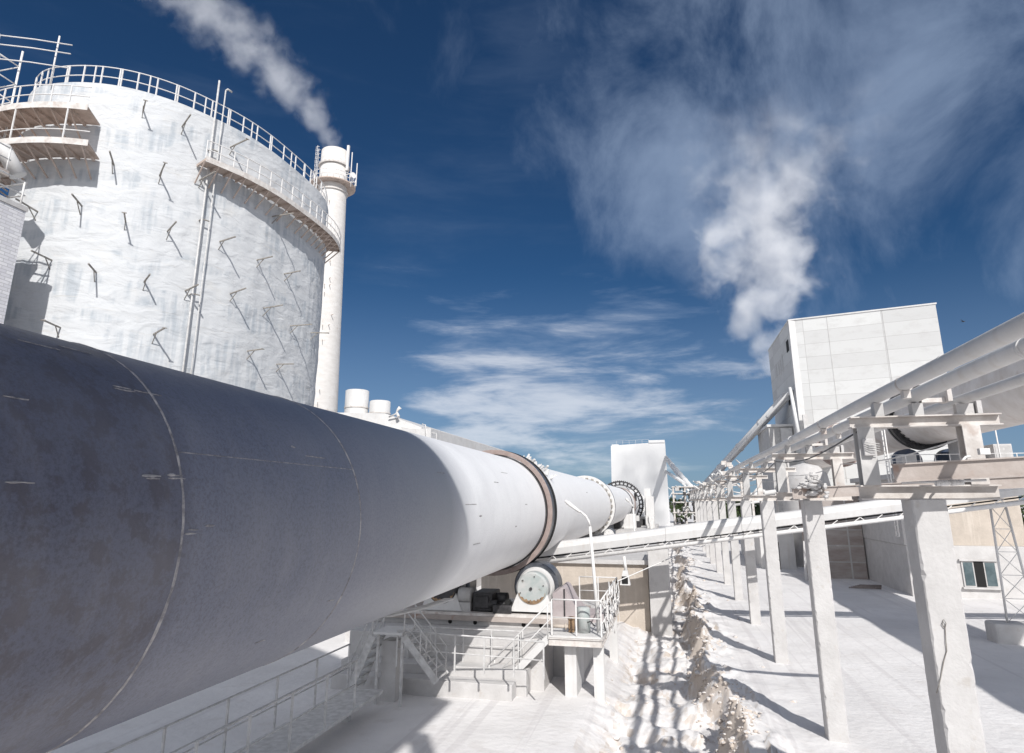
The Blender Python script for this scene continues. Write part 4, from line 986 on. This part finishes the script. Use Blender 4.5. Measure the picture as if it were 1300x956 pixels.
t=thing('spare_rods','loose dark rods lying on the road by the block wall','rods',(11.4,46,GZ))
s=MB()
for k in range(6): s.tube((10.6+.2*k,46.4+.3*k,GZ+.08),(12.4+.1*k,46.2+.35*k,GZ+.07),.035,6)
s.build('rods',M_wood,t)
# lattice trestle on the right
t=thing('lattice_trestle','slim white lattice mast with a concrete footing at the right edge','mast',(12.4,30.5,GZ))
A=PT(1279,790,30.6);Bt=Vector((A.x+.1,30.6,-.2));C_=Vector((A.x+1.0,30.6,A.z));Dt=Vector((A.x+.65,30.6,-.2))
s=MB().tube(A,Bt,.045,10).tube(C_,Dt,.045,10);s.build('legs',M_railw,t);s=MB()
for k in range(5):
    u,v=k/5,(k+1)/5;s.tube(A.lerp(Bt,u),C_.lerp(Dt,v),.014,6).tube(C_.lerp(Dt,u),A.lerp(Bt,v),.014,6).tube(A.lerp(Bt,v),C_.lerp(Dt,v),.014,6)
s.build('lacing',M_railw,t)
MB().box(A.x-.6,A.x+1.4,30.2,31.2,-5.9,A.z).build('footing',M_whitec,t,bevel=.1)
# ---------------------------------------------------------------- transfer tower at the rack's far end
t=thing('transfer_tower','cluttered grey white transfer tower at the far end of the rack','tower',(2.6,100,GZ))
for x in (.6,2.2,3.6,5.2):
    for y in (96,100,104): MB().bar((x,y,-5.9),(x,y,1.9),.22).build('post',M_beam,t)
for z in (-3.2,-1.6,-.2,1.0,1.9): MB().box(.4,5.4,95.8,104.2,z,z+.15).build('deck',M_beam,t)
for i in range(60):
    x=random.uniform(.4,5);z=random.uniform(-5,1.6);y=95.6+random.random()*2;MB().box(x,x+random.uniform(.1,.6),y,97.8+random.random(),z,z+random.uniform(.1,.8)).build('equipment_box',M_grey,t)
for i in range(40):
    x=random.uniform(.4,5);z=random.uniform(-5,2.2);MB().bar((x,95.6,z),(x+random.uniform(-1,1),95.6,z+random.uniform(-.8,.8)),.09).build('brace',M_railw,t)
for i in range(12):
    x=random.uniform(.5,4.6);z=random.uniform(-5,1.2);MB().box(x,x+.35,95.4,95.59,z,z+.4).build('opening',M_dark,t)
# extra clutter hanging along the rack: valves, brackets, hoses between supports 4..9
for k in range(9):
    Y=34+6.1*k;v=thing('rack_clutter','tangle of white valves and cable trays on the rack, bay '+['five','six','seven','eight','nine','ten','eleven','twelve','thirteen'][k]+' from the front','valves',(3.2,Y,.8),'valve tangles on the rack')
    for i in range(12):
        p=Vector((random.uniform(2.5,4.4),Y+random.uniform(-2,2),random.uniform(.25,1.9)));q=p+Vector((random.uniform(-.6,.6),random.uniform(-1,1),random.uniform(-.5,.5)));MB().tube(p,q,random.uniform(.03,.07),7).build('valve_pipe',M_railw,v)
    for i in range(5): p=Vector((random.uniform(2.5,4.4),Y+random.uniform(-2,2),random.uniform(.2,1.9)));MB().box(p.x,p.x+.25,p.y,p.y+.3,p.z,p.z+.2).build('valve_box',M_beam,v)
# long horizontal pipe bridge behind
t=thing('pipe_bridge','thin horizontal white pipe running right behind the columns','pipe',(9,66,-1))
a=PT(925,632,66);b=PT(985,624,66);MB().tube(a,b,.22,14).tube(a+Vector((0,0,-.7)),b+Vector((0,0,-.7)),.12,10).build('pipes',M_white,t)
s=MB()
for k in range(3): c=a.lerp(b,k/2);s.bar((c.x,66,-5.4),(c.x,66,c.z-.2),.2)
s.build('posts',M_beam,t)
# ---------------------------------------------------------------- trees
def tree(x,y,h,r,label,dens=2200,z0=GZ,leaf=.13):
    t=thing('leafy_tree',label,'tree',(x,y,z0),'green trees at the plant edge')
    s=MB();s.poly([(x,y,z0-.3),(x+.05,y,z0+h*.35),(x-.1,y+.1,z0+h*.7)],[.18,.13,.05],8)
    for k in range(7):
        a=random.uniform(0,2*PI);zz=z0+h*random.uniform(.3,.65);s.poly([(x,y,zz),(x+r*.4*math.cos(a),y+r*.4*math.sin(a),zz+h*.12),(x+r*.75*math.cos(a),y+r*.75*math.sin(a),zz+h*.2)],[.07,.045,.015],6)
    s.build('trunk',M_bark,t);s=MB()
    cl=[(Vector((x,y,z0+h*.62))+Vector((random.gauss(0,r*.42),random.gauss(0,r*.42),random.gauss(0,h*.17))),random.uniform(.25,.5)*r) for _ in range(16)]
    vs=[];fs=[]
    for i in range(dens):
        c,rr=random.choice(cl);d=Vector((random.gauss(0,1),random.gauss(0,1),random.gauss(0,1)));d=d.normalized()*rr*random.random()**.4
        p=c+d;a=Vector((random.gauss(0,1),random.gauss(0,1),random.gauss(0,1))).normalized();b=a.cross(Vector((random.random(),random.random(),random.random()))).normalized()
        L2=leaf*random.uniform(.6,1.3);o=len(vs);vs+=[p-a*L2,p+b*L2*.5,p+a*L2,p-b*L2*.5];fs.append((o,o+1,o+2,o+3))
    s.add(vs,fs).build('crown',M_leaf,t)
tree(21.6,48.5,5.6,2.4,'green tree at the right edge behind the lattice mast',4200)
for k,(px,Y,h,r,lab) in enumerate(((858,175,5.2,3.2,'green tree between the distant tower and the transfer tower'),(866,182,4.4,2.8,'smaller green tree partly hidden by the transfer tower'),(934,150,5.2,3.5,'dark tree seen between the middle columns'),(915,170,4.6,3,'dark tree seen left of the middle columns'),(975,120,6.2,3.4,'dark tree beside the big building'))):
    a=PT(px,660,Y);tree(a.x,Y,h,r,lab,2200,GZ,.3)
# bird
bp_=PT(1223,408,60);t=thing('flying_bird','tiny dark bird gliding above the white pipes','bird',bp_)
MB().poly([bp_+Vector((-.12,0,-.02)),bp_,bp_+Vector((.16,0,.03))],[.01,.05,.012],8).build('body',M_bird,t)
MB().add([bp_+Vector(v) for v in ((-.05,0,.02),(.06,0,.02),(-.3,-.35,.1),(-.42,-.5,.06),(.0,.3,.1),(-.1,.5,.06))],[(0,1,2),(0,2,3),(0,4,1),(0,5,4)]).build('wings',M_bird,t)
# ---------------------------------------------------------------- unseen block added behind the camera, shaped to shade the near kiln
t=thing('shade_blocker','unseen block on legs added behind the camera to shade the near kiln','building',(-4,-3,GZ))
wall=[(-6.5,3.7),(-1.3,3.7),(4.3,13.1),(-2.6,20.1),(-6.5,20.1)]
def prism(poly,y0,y1):
    n=len(poly);vs=[(x,y0,z) for x,z in poly]+[(x,y1,z) for x,z in poly]
    return MB().add(vs,[tuple(range(n)),tuple(range(n,2*n))[::-1]]+[(i,n+i,n+(i+1)%n,(i+1)%n) for i in range(n)])
prism(wall,-4.2,-2.2).build('wall',M_whitec,t)  # body of the added shade block
MB().box(3.3,3.7,-3.4,-3.0,-5.9,11.6).build('leg',M_whitec,t)  # leg of the added shade block
for x in (-5.9,-2.4): MB().box(x,x+.5,-3.6,-3.1,-5.9,3.698).build('leg',M_whitec,t)
# ---------------------------------------------------------------- steam plumes
def plume(name,label,z0,z1,cx_pts,cy_pts,r_pts,dens,nscale,thr,box,fade,bounds_r=1.25,sharp=.9):
    # a soft density field around a rising centre line, inside a closed hull
    vs=[];n=20;K=14
    def ev(pts,u):
        for (a,va),(b,vb) in zip(pts,pts[1:]):
            if u<=b: return va+(vb-va)*(u-a)/(b-a)
        return pts[-1][1]
    for k in range(K+1):
        u=k/K;z=z0+(z1-z0)*u
        cx_,cy_,r_=ev(cx_pts,u),ev(cy_pts,u),ev(r_pts,u)*bounds_r
        for i in range(n): a=2*PI*i/n;vs.append((cx_+r_*math.cos(a),cy_+r_*math.sin(a),z))
    fs=[(k*n+i,k*n+(i+1)%n,(k+1)*n+(i+1)%n,(k+1)*n+i) for k in range(K) for i in range(n)]+[tuple(range(n))[::-1],tuple(K*n+i for i in range(n))]
    m=bpy.data.materials.new(name+'_vapour');m.use_nodes=True;nt=m.node_tree;N=nt.nodes;L=nt.links
    N.remove(N['Principled BSDF']);out=N['Material Output'];pv=N.new('ShaderNodeVolumePrincipled')
    pv.inputs['Color'].default_value=(.985,.99,1,1);pv.inputs['Anisotropy'].default_value=.0
    L.new(pv.outputs[0],out.inputs['Volume'])
    tc=N.new('ShaderNodeTexCoord');sp=N.new('ShaderNodeSeparateXYZ');L.new(tc.outputs['Object'],sp.inputs[0])
    def M(op,a,b=None,c=None):
        n_=N.new('ShaderNodeMath');n_.operation=op
        for i,v in enumerate((a,b,c)):
            if v is None: continue
            if isinstance(v,(int,float)): n_.inputs[i].default_value=v
            else: L.new(v,n_.inputs[i])
        return n_.outputs[0]
    u=M('DIVIDE',M('SUBTRACT',sp.outputs['Z'],0.0),z1-z0)
    def curve(pts,lo,hi):
        r=N.new('ShaderNodeFloatCurve');c=r.mapping.curves[0]
        pp=[(a,(b-lo)/(hi-lo)) for a,b in pts]
        c.points[0].location=pp[0];c.points[1].location=pp[-1]
        for q in pp[1:-1]: c.points.new(*q)
        r.mapping.update();L.new(u,r.inputs['Value']);return M('MULTIPLY_ADD',r.outputs[0],hi-lo,lo)
    ox,oy=cx_pts[0][1],cy_pts[0][1]
    cxn=curve([(a,b-ox) for a,b in cx_pts],-80,80);cyn=curve([(a,b-oy) for a,b in cy_pts],-80,80);rn=curve(r_pts,0,80)
    # domain warp
    nw=N.new('ShaderNodeTexNoise');nw.inputs['Scale'].default_value=nscale*.45;nw.inputs['Detail'].default_value=2;L.new(tc.outputs['Object'],nw.inputs['Vector'])
    sw=N.new('ShaderNodeSeparateColor');L.new(nw.outputs['Color'],sw.inputs[0])
    dx=M('ADD',M('SUBTRACT',sp.outputs['X'],cxn),M('MULTIPLY',M('SUBTRACT',sw.outputs[0],.5),M('MULTIPLY',rn,1.3)))
    dy=M('ADD',M('SUBTRACT',sp.outputs['Y'],cyn),M('MULTIPLY',M('SUBTRACT',sw.outputs[1],.5),M('MULTIPLY',rn,1.3)))
    d=M('DIVIDE',M('SQRT',M('ADD',M('MULTIPLY',dx,dx),M('MULTIPLY',dy,dy))),rn)
    nz=N.new('ShaderNodeTexNoise');nz.inputs['Scale'].default_value=nscale;nz.inputs['Detail'].default_value=5;nz.inputs['Roughness'].default_value=.6;nz.inputs['Distortion'].default_value=.3
    L.new(tc.outputs['Object'],nz.inputs['Vector'])
    v=M('ADD',M('MULTIPLY',M('SUBTRACT',nz.outputs['Fac'],.5),3.2),M('SUBTRACT',thr,d))
    mr=N.new('ShaderNodeMapRange');mr.interpolation_type='SMOOTHSTEP';mr.inputs['From Min'].default_value=0;mr.inputs['From Max'].default_value=sharp;L.new(v,mr.inputs['Value'])
    fd=N.new('ShaderNodeMapRange');fd.inputs['From Min'].default_value=fade;fd.inputs['From Max'].default_value=1;fd.inputs['To Min'].default_value=1;fd.inputs['To Max'].default_value=0;L.new(u,fd.inputs['Value'])
    edge=N.new('ShaderNodeMapRange');edge.inputs['From Min'].default_value=.8;edge.inputs['From Max'].default_value=bounds_r*.97;edge.inputs['To Min'].default_value=1;edge.inputs['To Max'].default_value=0
    d0x=M('SUBTRACT',sp.outputs['X'],cxn);d0y=M('SUBTRACT',sp.outputs['Y'],cyn)
    L.new(M('DIVIDE',M('SQRT',M('ADD',M('MULTIPLY',d0x,d0x),M('MULTIPLY',d0y,d0y))),rn),edge.inputs['Value'])
    # thinner as it widens
    thin=M('DIVIDE',r_pts[0][1],rn)
    L.new(M('MULTIPLY',M('MULTIPLY',M('MULTIPLY',mr.outputs[0],dens),thin),M('MULTIPLY',fd.outputs[0],edge.outputs[0])),pv.inputs['Density'])
    o=MB().add(vs,fs).build(name,m,None,loc=(ox,oy,z0));tag(o,label,'smoke',kind='stuff');return o
def path(pts,Y):
    P=[PT(x,y,Y_) for (x,y),Y_ in zip(pts,Y)];z0,z1=P[0].z,P[-1].z
    return P,z0,z1
PP,z0,z1=path([(424,196),(405,158),(370,115),(320,62),(255,10),(190,-45)],[cy]*6)
us=[(p.z-z0)/(z1-z0) for p in PP]
plume('chimney_smoke','grey white smoke drifting up and left from the chimney mouth',z0,z1,[(u,p.x) for u,p in zip(us,PP)],[(0,cy),(1,cy)],[(0,1.9),(us[1],3.6),(us[2],5.4),(us[3],7.4),(us[4],9.4),(1,12)],.26,.26,.74,None,.72,1.25,.8)
PP,z0,z1=path([(985,478),(972,420),(974,350),(968,290),(985,230),(985,150)],[104]*6)
us=[(p.z-z0)/(z1-z0) for p in PP]
plume('steam_cloud','billowing white steam rising behind the big concrete building',z0,z1,[(u,p.x) for u,p in zip(us,PP)],[(0,104),(1,104)],[(0,6),(us[1],9),(us[2],12),(us[3],14),(us[4],17),(1,22)],.30,.18,.60,None,.55,1.25,.7)

# ---------------------------------------------------------------- sky, sun, camera
KXs,KYs=.57,1.15          # shadow shift per metre of height: west and away
sun_dir=Vector((KXs,-KYs,1)).normalized()
sun=bpy.data.lights.new('sun','SUN');sun.energy=4.4;sun.angle=math.radians(.53);sun.color=(1,.975,.94)
so=bpy.data.objects.new('sun',sun);COL.objects.link(so);so.rotation_euler=sun_dir.to_track_quat('Z','Y').to_euler();so.location=(0,0,60)
w=bpy.data.worlds.new('World');scene.world=w;w.use_nodes=True;nt=w.node_tree;N=nt.nodes;L=nt.links
bg=N['Background'];sky=N.new('ShaderNodeTexSky');sky.sky_type='NISHITA';sky.sun_disc=False
sky.sun_elevation=math.asin(sun_dir.z);sky.sun_rotation=math.atan2(sun_dir.x,sun_dir.y)
sky.altitude=300;sky.air_density=1.0;sky.dust_density=.4;sky.ozone_density=1.6
tc=N.new('ShaderNodeTexCoord')
def M(op,a,b=None,c=None):
    n_=N.new('ShaderNodeMath');n_.operation=op
    for i,v in enumerate((a,b,c)):
        if v is None: continue
        if isinstance(v,(int,float)): n_.inputs[i].default_value=v
        else: L.new(v,n_.inputs[i])
    return n_.outputs[0]
def SS(v,a,b,c=0,d=1):
    n_=N.new('ShaderNodeMapRange');n_.interpolation_type='SMOOTHSTEP'
    for k,x in (('From Min',a),('From Max',b),('To Min',c),('To Max',d)): n_.inputs[k].default_value=x
    L.new(v,n_.inputs['Value']);return n_.outputs[0]
def lobe(px,py,k):
    d=at(px,py,Y=1.0)
    if True: d=d.normalized()
    v=N.new('ShaderNodeVectorMath');v.operation='DOT_PRODUCT';L.new(tc.outputs['Generated'],v.inputs[0]);v.inputs[1].default_value=d
    return M('EXPONENT',M('MULTIPLY',M('SUBTRACT',v.outputs['Value'],1.0),k))
sp=N.new('ShaderNodeSeparateXYZ');L.new(tc.outputs['Generated'],sp.inputs[0])
den=M('ADD',M('MAXIMUM',sp.outputs['Z'],0.0),.12)
cv=N.new('ShaderNodeCombineXYZ');L.new(M('DIVIDE',sp.outputs['X'],den),cv.inputs[0]);L.new(M('DIVIDE',sp.outputs['Y'],den),cv.inputs[1])
def NZ(scale,vec,detail=7,rough=.6,dist=.3,vs=None,loc=(0,0,0)):
    n_=N.new('ShaderNodeTexNoise');n_.inputs['Scale'].default_value=scale;n_.inputs['Detail'].default_value=detail;n_.inputs['Roughness'].default_value=rough;n_.inputs['Distortion'].default_value=dist
    mp=N.new('ShaderNodeMapping');mp.inputs['Location'].default_value=loc
    if vs: mp.inputs['Scale'].default_value=vs
    L.new(vec,mp.inputs['Vector']);L.new(mp.outputs[0],n_.inputs['Vector']);return n_.outputs['Fac']
n1=NZ(4.0,tc.outputs['Generated'],9,.60,.25,(1.0,1.0,5.4),(3,1,.9));n2=NZ(3.4,tc.outputs['Generated'],8,.60,.3,(1.5,1.0,1.0));n3=NZ(2.1,tc.outputs['Generated'],5,.5,.4)
# low cloud bank over the far tower
bank=M('ADD',M('ADD',M('ADD',lobe(570,510,90),lobe(900,500,70)),M('MULTIPLY',lobe(740,470,110),.7)),M('MULTIPLY',lobe(700,600,30),1.1))
low=SS(M('ADD',M('MULTIPLY',bank,.42),M('MULTIPLY',M('SUBTRACT',n1,.62),1.9)),0,.85,0,.72)
# drifting vapour veil at upper right
veil=M('ADD',M('ADD',M('ADD',lobe(1010,30,13),M('MULTIPLY',lobe(1130,140,30),.6)),M('MULTIPLY',lobe(800,180,34),.6)),M('MULTIPLY',lobe(1000,230,90),.4))
veilm=SS(M('ADD',M('MULTIPLY',veil,.42),M('MULTIPLY',M('SUBTRACT',n2,.58),2.3)),.0,.95,0,.60)
faint=SS(M('ADD',M('SUBTRACT',n3,.5),M('SUBTRACT',n1,.52)),0,.5,0,.09)
hz=SS(sp.outputs['Z'],.36,-.04,0,.52)
# broken bright cloud added out of view behind the photographer as extra fill light
back=SS(M('ADD',M('MULTIPLY',sp.outputs['Y'],-1.0),M('MULTIPLY',M('SUBTRACT',n2,.5),1.2)),.05,.5,0,.85)
m1=M('MAXIMUM',M('MAXIMUM',M('MAXIMUM',M('MAXIMUM',low,veilm),faint),hz),back)
tint=N.new('ShaderNodeMix');tint.data_type='RGBA';tint.blend_type='MULTIPLY';tint.inputs['Factor'].default_value=1;L.new(sky.outputs[0],tint.inputs['A']);tint.inputs['B'].default_value=(.21,.43,.64,1)
mx=N.new('ShaderNodeMix');mx.data_type='RGBA';L.new(m1,mx.inputs['Factor']);L.new(tint.outputs['Result'],mx.inputs['A'])
cc=N.new('ShaderNodeMix');cc.data_type='RGBA';cc.inputs['A'].default_value=(4.6,5.9,8.2,1);cc.inputs['B'].default_value=(10.5,11.0,12.0,1)
L.new(SS(M('MAXIMUM',low,back),.2,.72),cc.inputs['Factor']);L.new(cc.outputs['Result'],mx.inputs['B'])
L.new(mx.outputs['Result'],bg.inputs['Color']);bg.inputs['Strength'].default_value=.075
cam=bpy.data.cameras.new('camera');cam.sensor_width=36;cam.lens=F/1300*36;cam.shift_y=-44.7/1300;cam.clip_end=12000;cam.clip_start=.05
co=bpy.data.objects.new('camera',cam);COL.objects.link(co);co.location=(0,0,0);co.rotation_euler=(math.radians(90)+TH,0,AZ)
scene.camera=co
# lift the place so that the road lies at height zero
for o in list(scene.objects):
    if o.parent is None: o.location.z+=5.3
scene.view_settings.view_transform='Standard';scene.view_settings.look='None';scene.view_settings.exposure=.02;scene.view_settings.gamma=1;scene.view_settings.use_curve_mapping=False
scene.cycles.max_bounces=6;scene.cycles.diffuse_bounces=4;scene.cycles.volume_bounces=3;scene.cycles.use_denoising=True
scene.cycles.volume_step_rate=.35;scene.cycles.volume_max_steps=256
